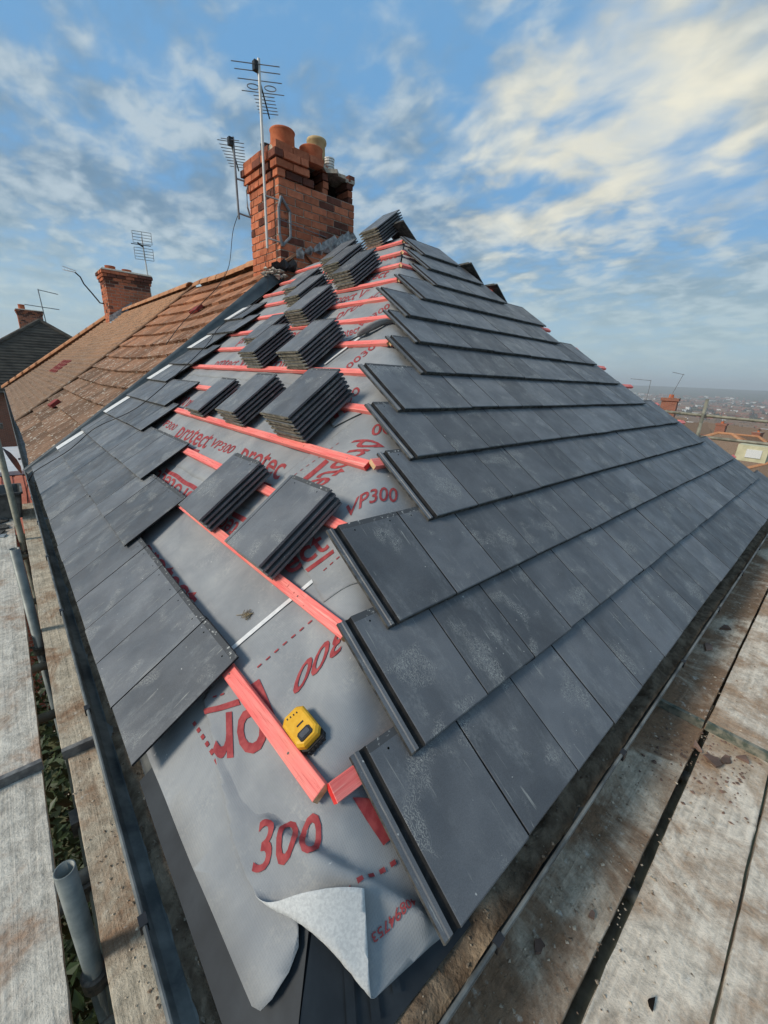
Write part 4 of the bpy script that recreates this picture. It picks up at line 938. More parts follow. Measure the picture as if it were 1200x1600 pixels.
# verge bedding along the junction, odd loose tiles
mb = MB(); mb.path([NBP(VJ + 0.01, 4.7 * j / 14, 0.012) for j in range(15)], 0.022, 6); part('verge_mortar', mb, M_NB2, nb)
def loose(v, s_, w, l, h, label, rot=0.0):
    p = NBP(v, s_, 0.012); px_ = Vector((0, -1, 0)); py_ = (NBP(v, s_ + .3) - NBP(v, s_)).normalized(); pz_ = px_.cross(py_)
    m = MB(); m.bbox(0, 0, 0, w, l, h, 0.004, M=frame(px_, py_, pz_, p) @ Matrix.Rotation(rot, 4, 'Z')); solo('loose_tile', m, M_REDPATCH, label, 'tile')
loose(9.55, 0.62, 0.30, 0.17, 0.06, 'single dark red tile lying loose low on the orange roof', 0.1)
loose(8.0, 3.35, 0.28, 0.15, 0.05, 'single red tile lying loose high on the orange roof near the chimney', 0.2)
# ridge tiles
def ridge_me():
    m = MB(); n = 8; r0 = 0.125; vs = []
    for y in (0, 0.44):
        for rr_ in (r0, r0 - 0.018): vs += [(rr_ * math.cos(math.pi * i / n), y, rr_ * math.sin(math.pi * i / n)) for i in range(n + 1)]
    k = n + 1; fs = []
    for i in range(n): fs += [(i, i + 1, 2 * k + i + 1, 2 * k + i), (k + i + 1, k + i, 3 * k + i, 3 * k + i + 1), (i + 1, i, k + i, k + i + 1), (2 * k + i, 2 * k + i + 1, 3 * k + i + 1, 3 * k + i)]
    m.add(vs, fs); return m.mesh('ridge_tile', M_NBR, recalc=True)
RM = ridge_me()
for i in range(7):
    y = 7.25 + 0.46 * i
    inst('ridge_tile', RM, Matrix.Translation((NBP(y, 4.7).x, y, NBP(y, 4.7).z - 0.03)) @ Matrix.Rotation(rnd.uniform(-.02, .02), 4, 'X'), nroof)
mb = MB(); mb.prism([(x - 0.005, z) for x, z in gp], VB + 0.06, VJ); part('gutter', mb, M_PVC, nb)
# --- the terrace house beyond
fh = thing('terrace_house', (3.7, 17, GROUND), 'further terrace house with small brown plain tiles and an orange capped hip', 'house')
YE = 24.0
mb = MB(); mb.box(0.34, VJ + 0.002, GROUND, WID - 0.34, YE - 0.35, -0.12); part('wall', mb, M_WALL, fh)
def hp(s_): return NBP(12, s_).x
mb = MB()
e1 = NBP(12, 0, -.05); e2 = NBP(12, 4.7, -.05)
rows = 12; vs = []
for j in range(rows + 1):
    a = NBP(12, 4.7 * j / rows, -0.05); vs += [(a.x, VJ + 0.03, a.z), (a.x, YE - a.x, a.z)]
mb.add(vs, [(2 * j, 2 * j + 1, 2 * j + 3, 2 * j + 2) for j in range(rows)])
R2 = 2 * e2.x
mb.add([(e1.x, YE - e1.x, e1.z), (R2 - e1.x, YE - e1.x, e1.z), (e2.x, YE - e2.x, e2.z), (e2.x, VJ + .03, e2.z), (R2 - e1.x, VJ + .03, e1.z)], [(0, 1, 2), (1, 4, 3, 2)])
froof = part('roof', mb, M_NB2, fh)
mb = MB(); gg = 0.150; nr = int(4.7 / gg)
for k in range(nr):
    s0 = gg * k; a = NBP(12, s0, 0.026); b = NBP(12, s0 + gg + 0.01, -0.004); v = VJ + 0.04 + (0.08 if k % 2 else 0); vend = YE - a.x - 0.05
    while v < vend:
        w = min(0.162, vend - v); j1 = rnd.uniform(-.005, .006); j2 = rnd.uniform(-.003, .003)
        mb.add([(a.x, v, a.z - 0.036), (a.x, v + w, a.z - 0.036), (a.x, v, a.z + j1), (a.x, v + w, a.z + j1 + j2), (b.x, v, b.z), (b.x, v + w, b.z)], [(1, 0, 2, 3), (3, 2, 4, 5)]); v += 0.168
o = part('plain_tiles', mb, M_NB2, froof, recalc=False); tag(o, kind='stuff')
hp0 = NBP(12, 0, 0.03); hp1 = NBP(12, 4.7, 0.03); A_ = Vector((hp0.x, YE - hp0.x, hp0.z)); B_ = Vector((hp1.x, YE - hp1.x, hp1.z)); dd = (B_ - A_); n_ = 15
for i in range(n_):
    y_ = dd.normalized(); x_ = y_.cross(Vector((0, 0, 1))).normalized(); z_ = x_.cross(y_)
    inst('hip_tile', RM, frame(x_, y_, z_, A_ + dd * (i / n_) - z_ * 0.03) @ Matrix.Scale(1.15, 4), froof)
for i in range(21):
    y = VJ + 0.1 + 0.46 * i
    if 17.6 < y < 18.9: continue
    inst('ridge_tile', RM, Matrix.Translation((hp1.x, y, hp1.z - 0.05)), froof)
for i in range(5):
    p = NBP(14.9 + 0.42 * i, 1.42 - 0.09 * i * 0 , 0.012); m = MB(); m.box(p.x - 0.02, p.y, p.z - .01, p.x + 0.42, p.y + 0.22, p.z + 0.02)
    m.v = [(x, y, z + (x - p.x) * 0.80) for x, y, z in m.v]; part('replaced_tile', m, M_REDPATCH, froof)
mb = MB(); mb.prism([(x - 0.005, z) for x, z in gp], VJ + 0.005, YE); part('gutter', mb, M_PVC, fh)
def small_chimney(parent, x, y, w, d, zb, rows, pots, corb=3, label=None):
    m = MB(); zt_ = zb + RH * rows; m.box(x + .01, y + .01, zb, x + w - .01, y + d - .01, zt_ + .01); c = part('chimney', m, M_MORTAR, parent)
    if label: c['label'] = label
    for r in range(rows):
        p_ = max(0, 0.03 * (r - (rows - corb) + 1)) if r >= rows - corb else 0
        z = zb + RH * r; mt = sooty if r >= rows - 5 else upper
        brick_row(c, (x - p_, y - p_, z), (1, 0, 0), w + 2 * p_, RH, 0.11 + p_, BL, BL if r % 2 else BL / 2, mt, 'r')
        brick_row(c, (x - p_, y + d + p_, z), (0, -1, 0), d + p_ - 0.122, RH, 0.11 + p_, BL, BL if r % 2 else BL / 2, mt, 'r')
    m = MB(); m.bbox(x - .08, y - .08, zt_ + .0005, x + w + .08, y + d + .08, zt_ + 0.06, 0.05); part('flaunching', m, M_MORTAR, c)
    for px_, py_, r, h in pots: pot(c, (px_, py_, zt_ + 0.05), r, h, M_TERRA)
    return c
c2 = small_chimney(fh, 3.15, 17.75, 1.40, 0.9, 2.2, 20, [(3.45, 18.2, 0.16, 0.16), (3.95, 18.2, 0.15, 0.13)], label='red brick chimney on the far terrace roof')
m = MB(); m.add([(3.10, 17.73, 2.55), (3.10, 17.60, 2.50), (3.85, 17.60, 3.06), (3.85, 17.73, 3.12), (3.12, 17.73, 2.75), (3.88, 17.73, 3.28)], [(0, 1, 2, 3), (0, 3, 5, 4)]); m.add([(3.10, 17.72, 2.55), (3.10, 17.59, 2.50), (3.85, 17.59, 3.06), (3.85, 17.72, 3.12)], [(3, 2, 1, 0)]); part('lead_apron', m, M_LEAD, c2)
# grid aerial and small yagi on that chimney
t3 = thing('grid_aerial', (4.60, 18.0, 3.5), 'grid panel aerial on a thin pole beside the far terrace chimney', 'aerial')
m = MB(); m.tube((4.60, 18.0, 3.5), (4.52, 18.0, 5.45), 0.022, 8); part('pole', m, M_ALU, t3)
gd = Vector((0.95, -0.3, 0)).normalized(); gc = Vector((4.50, 17.92, 5.15))
for hf, z0 in (('u', 0.08), ('l', -0.42)):
    m = MB(); tl = 0.10 if hf == 'u' else -0.10
    for k in range(5): a = gc + Vector((0, -0.05, z0 + 0.09 * k)); m.tube(a - gd * 0.29, a + gd * 0.29, 0.009, 5)
    for x in (-0.29, 0.0, 0.29): m.tube(gc + gd * x + Vector((0, -.05, z0)), gc + gd * x + Vector((0, -.05, z0 + 0.36)), 0.009, 5)
    part('grid_panel', m, M_WIRE, t3)
m = MB(); m.tube(gc, gc + Vector((-0.25, -0.45, -0.02)), 0.03, 6); m.tube(gc + Vector((-.1, -.2, 0)) - gd * .3, gc + Vector((-.1, -.2, 0)) + gd * .3, 0.014, 6); part('feed', m, M_BLACK, t3)
m = MB(); m.tube((4.60, 18.0, 3.75), (4.40, 18.1, 3.72), 0.02, 6); part('wall_bracket', m, M_WIRE, t3)
t4 = thing('small_aerial', (2.95, 18.3, 3.1), 'small aerial on a bent arm left of the far terrace chimney', 'aerial')
m = MB(); m.path([(3.15, 18.5, 3.2), (3.02, 18.4, 3.2), (2.80, 18.3, 3.48), (2.62, 18.3, 3.72), (2.55, 18.3, 3.92), (2.42, 18.3, 4.04)], 0.022, 6); part('arm', m, M_BLACK, t4)
m = MB(); 
for dz in (0.0, 0.10): m.tube((2.46, 18.3, 4.03 + dz * .5), (2.10, 18.3, 4.06 + dz), 0.011, 5)
for k in range(5): m.tube((2.42 - .075 * k, 18.2, 4.03), (2.42 - .075 * k, 18.4, 4.12), 0.008, 4)
part('element_rack', m, M_ALU, t4)
# --- dark hipped roof far left
gh = thing('hipped_house', (2.85, 46, GROUND), 'dark roofed house far behind the terrace, with its own chimney', 'house')
M_DARKROOF = simple('dark_old_tile', (0.065, 0.055, 0.045), (0.115, 0.098, 0.078), 1.2, 0.9, 0.15, 0.6, 0.02, sc=(1, 1, 3), rv=False)
ap = Vector((2.95, 43.0, 4.1)); m = MB()
bs = [(-4.5, 38.5, -1.0), (10.5, 38.5, -1.0), (10.5, 52, -1.0), (-4.5, 52, -1.0)]
m.add(bs + [tuple(ap), (2.95, 48, 4.1)], [(0, 1, 4), (1, 2, 5, 4), (2, 3, 5), (3, 0, 4, 5)]); droof = part('roof', m, M_DARKROOF, gh)
for s0, e0 in (((-4.5, 38.5, -1.0), ap), ((10.5, 38.5, -1.0), ap)):
    m = MB(); m.tube(s0, e0, 0.16, 8); part('hip_cap', m, M_BRICKD if 0 else M_DARKROOF, droof)
m = MB()
for k in range(26):
    t_ = k / 26; l = Vector(bs[0]).lerp(ap, t_); r = Vector(bs[1]).lerp(ap, t_)
    m.add([l + Vector((0, -.03, .05)), r + Vector((0, -.03, .05)), r + Vector((0, -.03, -.02)), l + Vector((0, -.03, -.02)), l + Vector((0, .2, .07)), r + Vector((0, .2, .07))], [(3, 2, 1, 0), (0, 1, 5, 4)])
o = part('tile_course', m, M_DARKROOF, droof); tag(o, kind='stuff')
m = MB(); m.box(-4, 39, GROUND, 10, 51.5, -1.0); part('wall', m, M_WALL, gh)
small_chimney(gh, 1.75, 43.5, 1.5, 1.0, 3.0, 18, [(2.1, 44, 0.2, 0.35)])
t5 = thing('thin_aerial', (3.4, 43.8, 4.6), 'thin aerial beside the farthest chimney on the left', 'aerial')
m = MB(); m.tube((3.4, 43.8, 4.0), (3.3, 43.8, 6.4), 0.035, 6); part('pole', m, M_WIRE, t5)
m = MB(); m.tube((2.3, 43.8, 5.2), (4.4, 43.8, 5.1), 0.03, 5); m.tube((3.3, 43.8, 6.35), (4.5, 43.8, 6.2), 0.03, 5); part('boom', m, M_WIRE, t5)
# ------------------------------------------------------------------ scaffold
ZB = -0.42
def board(x0, y0, x1, y1, z, mat, label, band0=None, band1=None, rot=0.0, group='scaffold boards'):
    """plank with its length along the longer side; bands are the hoop irons on the ends"""
    al = 0 if (x1 - x0) > (y1 - y0) else 1; t = 0.038
    lo, hi = (x0, x1) if al == 0 else (y0, y1); a, b = (y0, y1) if al == 0 else (x0, x1)
    n = max(8, int((hi - lo) / 0.06)); w = [0, 0.006, 0.25, 0.5, 0.75, 0.994, 1]; dzs = [-0.004, 0, 0.0008, 0.0015, 0.0008, 0, -0.004]
    sd = rnd.uniform(0, 50); vs = []; k = len(w)
    for i in range(n + 1):
        p = lo + (hi - lo) * i / n
        for j in range(k):
            wob = 0.004 * mnoise.noise(Vector((p * 3, j, sd))) + 0.0025 * mnoise.noise(Vector((p * 13, j, sd)))
            q = a + (b - a) * w[j] + (wob if j in (0, 1, k - 2, k - 1) else 0)
            zz = z + dzs[j] + 0.002 * mnoise.noise(Vector((p * 4, j * 1.3, sd + 9)))
            vs.append((p, q, zz) if al == 0 else (q, p, zz))
    m0 = len(vs); vs += [(x, y, z - t) for x, y, _ in vs]
    fs = [(i * k + j, (i + 1) * k + j, (i + 1) * k + j + 1, i * k + j + 1) for i in range(n) for j in range(k - 1)]
    fs += [tuple(m0 + q for q in reversed(f)) for f in fs]
    rim = [j for j in range(k)] + [i * k + k - 1 for i in range(1, n + 1)] + [n * k + j for j in range(k - 2, -1, -1)] + [i * k for i in range(n - 1, 0, -1)]
    fs += [(rim[(q + 1) % len(rim)], rim[q], m0 + rim[q], m0 + rim[(q + 1) % len(rim)]) for q in range(len(rim))]
    cen = Vector(((x0 + x1) / 2, (y0 + y1) / 2, z - t)); R_ = Matrix.Translation(cen) @ Matrix.Rotation(rot, 4, 'Z') @ Matrix.Translation(-cen)
    m = MB(); m.add([R_ @ Vector(v) for v in vs], fs)
    th = thing('scaffold_board', cen, label, 'board', group); part('plank', m, mat, th)
    for at, bm_ in ((lo, band0), (hi, band1)):
        if bm_ is None: continue
        s_ = 1 if at == lo else -1; m = MB(); g = 0.0022; L_ = 0.020; o_ = at - s_ * g; i_ = at + s_ * L_
        u0, u1 = min(o_, i_), max(o_, i_)
        if al == 0:
            m.box(u0, a - 0.001, z - 0.0005, u1, b + 0.001, z + 0.0038, M=R_); e0, e1 = (o_, at) if s_ > 0 else (at, o_); m.box(e0, a - .001, z - t - 0.001, e1, b + .001, z - 0.0006, M=R_)
        else:
            m.box(a - 0.001, u0, z - 0.0005, b + 0.001, u1, z + 0.0038, M=R_); e0, e1 = (o_, at) if s_ > 0 else (at, o_); m.box(a - .001, e0, z - t - 0.001, b + .001, e1, z - 0.0006, M=R_)
        part('end_band', m, bm_, th)
    return th
XR = 2.19
board(-0.9, -0.190, XR + 0.25, 0.036, ZB, M_BOARDR, 'nearest dirt-covered plank hard against the right-hand gutter', rot=rad(-0.35))
board(-0.9, -0.452, XR + 0.25, -0.226, ZB, M_BOARDR2, 'near plank beside the open dark gap, right of the gutter', rot=rad(0.15))
board(-0.9, -0.690, XR + 0.25, -0.460, ZB, M_BOARDR2, 'pale scraped plank in the bottom right corner')
board(XR, -0.192, 6.1, 0.034, ZB + 0.0395, M_BOARDR, 'raised far plank against the right-hand gutter, beyond the mossy band', M_BAND)
board(XR + 0.01, -0.440, 6.1, -0.204, ZB + 0.0395, M_BOARDR2, 'raised far plank beyond the mossy band, second from the gutter', M_BAND)
board(XR + 0.02, -0.690, 6.1, -0.450, ZB + 0.0395, M_BOARDR2, 'raised far plank beyond the mossy band, outermost on the right', M_BAND)
board(6.0, -0.20, 9.0, 0.03, ZB, M_BOARDR, 'farthest plank along the right-hand gutter', M_BAND)
board(6.0, -0.45, 9.0, -0.215, ZB, M_BOARDR2, 'farthest outer plank along the right-hand gutter', M_BAND)
YL = 1.585
board(-0.158, -0.6, 0.050, YL + 0.25, ZB - 0.0395, M_BOARDL2, 'brown crusted plank tight against the left-hand gutter, near end')
board(-0.172, YL, 0.050, 5.85, ZB, M_BOARDL2, 'brown far plank tight against the left-hand gutter', M_BANDG)
board(-0.470, -0.6, -0.245, YL + 0.25, ZB - 0.0395, M_BOARDL, 'chalky white plank in the bottom left corner')
board(-0.468, YL, -0.240, 5.62, ZB, M_BOARDL, 'pale far plank along the left edge, outside the steel posts', M_BANDG)
board(-0.705, -0.6, -0.478, YL + 0.2, ZB - 0.0395, M_BOARDL, 'outermost near plank at the left edge')
scf = thing('scaffold', (-0.2, 2.5, GROUND), 'steel tube scaffold standing round the eaves of the roof', 'scaffold')
def hollow(a, b, r, mat, name='tube', cap_end=True):
    a, b = Vector(a), Vector(b); m = MB(); n = 20; q = (b - a).normalized().to_track_quat('Z', 'Y').to_matrix()
    rings = [(a, r), (b, r), (b, r - 0.004), (b - (b - a).normalized() * 0.25, r - 0.004)]; vs = []
    for c, rr_ in rings: vs += [c + q @ Vector((rr_ * math.cos(6.2832 * k / n), rr_ * math.sin(6.2832 * k / n), 0)) for k in range(n)]
    fs = [(i * n + k, i * n + (k + 1) % n, (i + 1) * n + (k + 1) % n, (i + 1) * n + k) for i in range(3) for k in range(n)] + [tuple(range(3 * n, 4 * n)), tuple(range(n - 1, -1, -1))]
    m.add(vs, fs); return part(name, m, mat, scf, True)
hollow((-0.187, 0.77, GROUND), (-0.187, 0.77, -0.085), 0.0242, M_TUBE)
hollow((-0.198, 2.717, GROUND), (-0.198, 2.717, 0.134), 0.0242, M_TUBE)
hollow((-0.200, 4.55, GROUND), (-0.200, 4.55, 1.9), 0.0242, M_TUBE2)
hollow((-1.3, 0.66, GROUND), (-1.3, 0.66, 0.9), 0.0242, M_TUBE)
hollow((-1.3, 4.55, GROUND), (-1.3, 4.55, 0.9), 0.0242, M_TUBE)
def tube(a, b, mat=M_TUBE, r=0.0242): m = MB(); m.tube(a, b, r, 16); return part('tube', m, mat, scf, True)
tube((-0.150, -1.2, ZB - 0.175), (-0.150, 6.1, ZB - 0.175), M_TUBE2)           # ledger under the boards
for y, z in ((0.62, -0.12), (1.08, -0.115), (1.36, -0.56), (2.02, -0.115), (2.5, -0.12), (3.4, -0.115), (4.4, -0.12), (5.0, -0.115)): tube((-1.4, y, ZB + z), (0.25, y, ZB + z), M_TUBE if y < 2 else M_TUBE2)
tube((-1.2, -0.20, ZB - 0.175), (9.2, -0.20, ZB - 0.175), M_TUBE2)
tube((-1.2, -0.95, ZB - 0.175), (9.2, -0.95, ZB - 0.175), M_TUBE)
for x in (0.35, 1.25, 1.95, 2.6, 4.2, 5.8, 7.4): tube((x, -1.1, ZB - 0.110), (x, 0.2, ZB - 0.110), M_TUBE)
for x in (1.10, 3.4, 5.8): hollow((x, -0.95, GROUND - 0.5), (x, -0.95, 0.05), 0.0242, M_TUBE)
# far end lift: post with two guard rails
hollow((8.34, 1.31, -7), (8.30, 1.32, 1.05), 0.0242, M_TUBE2)
tube((8.35, -1.0, 0.745), (8.35, 2.6, 0.822), M_TUBE2); tube((8.35, -1.0, 0.455), (8.35, 2.2, 0.452), M_TUBE2)
tube((8.35, -1.0, -0.50), (8.35, 6, -0.50), M_TUBE2)
hollow((8.34, -0.95, -7), (8.34, -0.95, 0.35), 0.0242, M_TUBE2)
def coupler(c, sc=1.0):
    m = MB(); c = Vector(c); m.lathe([(0.030 * sc, -0.028), (0.036 * sc, -0.024), (0.036 * sc, 0.024), (0.030 * sc, 0.028)], c, 14, close=True)
    m.box(c.x + 0.02, c.y - 0.022, c.z - 0.022, c.x + 0.062, c.y + 0.022, c.z + 0.022); m.tube((c.x + 0.045, c.y - 0.05, c.z), (c.x + 0.045, c.y + 0.05, c.z), 0.008, 6); part('coupler', m, M_COUP, scf)
for c in ((-0.187, 0.77, ZB - 0.13), (-0.198, 2.717, ZB - 0.13), (-0.2, 4.55, ZB - 0.13), (-0.2, 4.55, 0.62), (8.34, 1.31, 0.785), (8.34, 1.31, 0.455), (1.10, -0.95, ZB - 0.13)): coupler(c)
for y in (1.08, 1.36):
    m = MB(); m.box(-0.19, y - 0.035, ZB - 0.20, -0.11, y + 0.035, ZB - 0.13); part('coupler', m, M_COUP, scf)

# builder's tub and rubble at the far end of the left boards
m = MB(); c_ = Vector((-0.30, 5.45, ZB + 0.002)); n = 20
for (r0, z0) in ((1, 0),): pass
prof = [(0.17, 0.0), (0.215, 0.26), (0.232, 0.265), (0.232, 0.285), (0.210, 0.285), (0.165, 0.02)]
vs = []
for r, z in prof: vs += [c_ + Vector((r * 0.95 * max(-.82, min(.82, 1.25 * math.cos(6.2832 * k / n))), r * 1.2 * max(-.82, min(.82, 1.25 * math.sin(6.2832 * k / n))), z)) for k in range(n)]
m.add(vs, [(i * n + k, i * n + (k + 1) % n, (i + 1) * n + (k + 1) % n, (i + 1) * n + k) for i in range(len(prof) - 1) for k in range(n)] + [tuple(range(5 * n, 6 * n)), tuple(range(n - 1, -1, -1))])
solo('builders_tub', m, simple('dusty_rubber', (0.060, 0.062, 0.060), (0.17, 0.17, 0.16), 7, 0.8, 0.2, 0.2), 'dusty grey builder\'s tub at the far end of the left planks', 'tub', smooth=False)
# crumbs of mortar and broken clay on the boards
def crumbs(n, fn, name, mat, rr, label):
    m = MB()
    for i in range(n):
        p = fn(); m.rock(p, rnd.choice(rr), 0, 0.5)
    o = struct(name, m, mat, kind='stuff'); tag(o, label, 'debris'); return o
def right_pt():
    x = 0.3 + 4.5 * rnd.random() ** 1.3; y = max(-0.62, min(-0.03, -0.03 - abs(rnd.gauss(0, 0.17))))
    return (x, y, (ZB if x < XR else ZB + 0.0395) + 0.003)
def near_pt():
    x = 1.95 + rnd.gauss(0, 0.16); x = min(x, XR - 0.01); return (x, rnd.uniform(-0.42, -0.05), ZB + 0.004)
crumbs(900, right_pt, 'board_crumbs', M_CRUMB, (0.002, 0.003, 0.003, 0.0045, 0.007), 'fine mortar crumbs scattered over the right-hand planks')
crumbs(160, near_pt, 'rubble_crumbs', M_SHARD, (0.003, 0.004, 0.006, 0.009), 'clay rubble heaped against the mossy band')
crumbs(420, lambda: (rnd.gauss(-0.06, 0.045), 0.35 + 4 * rnd.random() ** 1.6, ZB - 0.036), 'plank_crumbs', M_CRUMB, (0.002, 0.003, 0.004, 0.006), 'gritty crumbs on the brown left-hand plank')
SH = [  # x, y, size, label
 (2.04, -0.215, 0.050, 'large clay tile shard bridging the dark gap'), (1.98, -0.27, 0.062, 'largest flat broken clay shard by the mossy band'), (2.05, -0.31, 0.04, 'thin curved clay shard on the rubble by the mossy band'),
      (2.10, -0.36, 0.04, 'small clay chip at the foot of the mossy band'), (2.95, -0.06, 0.055, 'pale pointed shard near the gutter beyond the mossy band'), (3.3, -0.09, 0.07, 'dark shard near the gutter far along the planks'),
      (0.80, -0.075, 0.030, 'upright brown chip leaning on the right gutter wall'), (1.0, -0.15, 0.018, 'pale pebble on the dirt plank beside the gap'), (0.93, -0.34, 0.022, 'black lump on the plank beside the gap')]
for x, y, r, lab in SH:
    m = MB(); n = 6; z = (ZB if x < XR else ZB + 0.0395) + 0.004; a0 = rnd.uniform(0, 6)
    ang = sorted(rnd.uniform(0, 6.28) for _ in range(n)); tl = rnd.uniform(-.25, .25)
    top = [(x + r * rnd.uniform(.6, 1) * math.cos(a), y + 0.6 * r * rnd.uniform(.6, 1) * math.sin(a)) for a in ang]
    vs = [(px_, py_, z + 0.010 + abs(tl) * r + tl * (px_ - x)) for px_, py_ in top]; vs += [(px_, py_, zz - 0.010) for px_, py_, zz in vs]
    m.add(vs, [tuple(range(n)), tuple(range(2 * n - 1, n - 1, -1))] + [(i, n + i, n + (i + 1) % n, (i + 1) % n) for i in range(n)]); solo('tile_shard', m, M_SHARD if 'black' not in lab else M_SOOT, lab, 'shard', 'broken bits on the planks')
for i in range(7):
    m = MB(); x, y = -0.36 + rnd.uniform(-.09, .09), 4.75 + 0.09 * i; a = rnd.uniform(0, 3)
    M = Matrix.Translation((x, y, ZB + 0.003 + 0.004 * (i % 2))) @ Matrix.Rotation(a, 4, 'Z'); m.box(-.07, -.04, 0, .07, .04, 0.010, M=M); solo('slate_piece', m, M_TILEEDGE if i % 2 else M_LEAD, ['grey-edged slate piece nearest the camera in the far left litter', 'pale slate flake second from the near end of the far left litter', 'dark slate flake third from the near end of the far left litter', 'pale slate flake in the middle of the far left litter', 'dark slate flake third from the tub in the far left litter', 'pale slate flake second from the tub in the far left litter', 'dark slate flake closest to the tub in the far left litter'][i], 'slate', 'slate litter')

# ------------------------------------------------------------------ garden and things below on the left
def leafy(name, box, n, size, label, mats, cat='shrub'):
    x0, y0, z0, x1, y1, z1 = box; t = thing(name, ((x0 + x1) / 2, (y0 + y1) / 2, GROUND), label, cat)
    m = MB()
    for i in range(9):
        a = Vector((rnd.uniform(x0 + .2, x1 - .2), rnd.uniform(y0 + .2, y1 - .2), GROUND)); b = a + Vector((rnd.uniform(-.4, .4), rnd.uniform(-.4, .4), (z1 - GROUND) * rnd.uniform(.6, .95))); m.tube(a, b, 0.03, 6, r2=0.006)
    part('stem', m, M_SHARD, t); m = MB()
    for i in range(n):
        c = Vector((rnd.uniform(x0, x1), rnd.uniform(y0, y1), z0 + (z1 - z0) * rnd.random() ** 0.6)); q = Vector((rnd.gauss(0, .8), rnd.gauss(0, .8), 1)).normalized().to_track_quat('Z', 'Y').to_matrix() @ Matrix.Rotation(rnd.uniform(0, 6.28), 3, 'Z')
        s_ = size * rnd.uniform(.6, 1.3); m.add([c + q @ Vector(p) * s_ for p in ((-.5, 0, 0), (0, -.28, .06), (.5, 0, 0), (0, .28, .06))], [(0, 1, 2, 3)])
    part('foliage', m, mats, t, recalc=False)
M_LEAF = simple('dark_leaf', (0.020, 0.037, 0.012), (0.055, 0.085, 0.028), 3, 0.5, 0.4, 0, rv=False)
leafy('garden_shrub', (-1.5, 0.2, -4.2, 0.32, 4.6, -1.45), 16000, 0.085, 'dark green shrub growing below the left-hand planks', M_LEAF)
# lean-to roof, white roof and dish by the neighbour's wall
lt = thing('lean_to', (-1.0, 11, GROUND), 'lean-to shed with an orange ribbed roof below the neighbouring gutter', 'shed')
m = MB(); 
for i in range(14): m.box(-2.4 + 0.196 * i, 8.4, -1.655, -2.4 + 0.196 * i + 0.14, 13.2, -1.58); m.box(-2.4 + 0.196 * i + 0.1401, 8.4, -1.66, -2.4 + 0.196 * i + 0.1959, 13.2, -1.60)
part('roof', m, simple('orange_sheet', (0.42, 0.13, 0.075), (0.50, 0.19, 0.12), 3, 0.6, 0.3, 0.1), lt)
m = MB(); m.box(-2.3, 8.5, GROUND, 0.32, 13.1, -1.67); part('wall', m, M_WALL, lt)
lt2 = thing('white_lean_to', (-1.0, 15.5, GROUND), 'white roofed extension behind the orange lean-to', 'extension')
m = MB(); m.box(-2.6, 13.4, -1.60, 0.33, 17.5, -1.50); part('roof', m, simple('white_sheet', (0.55, 0.62, 0.66), (0.70, 0.76, 0.78), 2, 0.4, 0.4, 0), lt2)
m = MB(); m.box(-2.5, 13.5, GROUND, 0.32, 17.4, -1.601); part('wall', m, M_WALL, lt2)
t6 = thing('satellite_dish', (0.25, 10.3, -0.45), 'grey satellite dish on the wall under the neighbouring gutter', 'dish')
m = MB(); m.lathe([(0.0, 0.0), (0.15, 0.02), (0.27, 0.07), (0.275, 0.075), (0.15, 0.035), (0.0, 0.015)], (0, 0, 0), 20); Mx = Matrix.Translation((-0.12, 10.0, -0.62)) @ Matrix.Rotation(rad(70), 4, 'Y') @ Matrix.Rotation(rad(180), 4, 'X') @ Matrix.Rotation(rad(15), 4, 'Z'); m.v = [tuple(Mx @ Vector(v)) for v in m.v]; part('reflector', m, M_WIRE, t6, True)
m = MB(); m.tube((-0.1, 10.0, -0.62), (0.34, 10.1, -0.55), 0.02, 8); part('arm', m, M_WIRE, t6)

# ------------------------------------------------------------------ ground and the valley to the right
def gz(x, y):
    d = max(0.0, x * 0.97 - y * 0.05 - 14)
    z = GROUND - 0.10 * min(d, 60) - 0.075 * max(0, min(d - 60, 500))
    r = math.hypot(x, y)
    far = max(0.0, (d - 1800) / 3200); z += (92 + 26 * mnoise.noise(Vector((y / 1500.0, 0.4, 1))) ) * min(1, far) ** 1.6
    if x < 5 and r > 300: z = GROUND + 0 * z
    return z + (2.5 * mnoise.noise(Vector((x / 160, y / 160, 2))) if d > 120 else 0)
m = MB(); rings = [0, 4, 10, 20, 35, 60, 100, 170, 280, 450, 750, 1200, 1800, 2400, 3000, 3600, 4200, 4800, 5400, 6500, 9000]; na = 96; vs = []
for r in rings: vs += [(4 + r * math.cos(6.28318 * k / na), 4 + r * math.sin(6.28318 * k / na), gz(4 + r * math.cos(6.28318 * k / na), 4 + r * math.sin(6.28318 * k / na))) for k in range(na)]
m.add(vs, [(i * na + k, (i + 1) * na + k, (i + 1) * na + (k + 1) % na, i * na + (k + 1) % na) for i in range(len(rings) - 1) for k in range(na)])
t = NT('ground_cover'); t.vec = t.N('ShaderNodeNewGeometry').outputs['Position']
c = t.mix(t.ramp(t.noise(0.006, 5, 0.6), 0.40, 0.62), (0.085, 0.105, 0.045), (0.115, 0.10, 0.075))
c = t.mix(t.ramp(t.noise(0.03, 5, 0.6, off=(3, 1, 0)), 0.5, 0.65), c, (0.055, 0.050, 0.035))
c = t.mix(t.ramp(t.noise(1.2, 5, 0.65), 0.35, 0.7), c, (0.06, 0.048, 0.034), 'MIX') if False else c
t.col(c); t.rough(0.95); t.spec(0.1)
struct('ground', m, t.m, True)
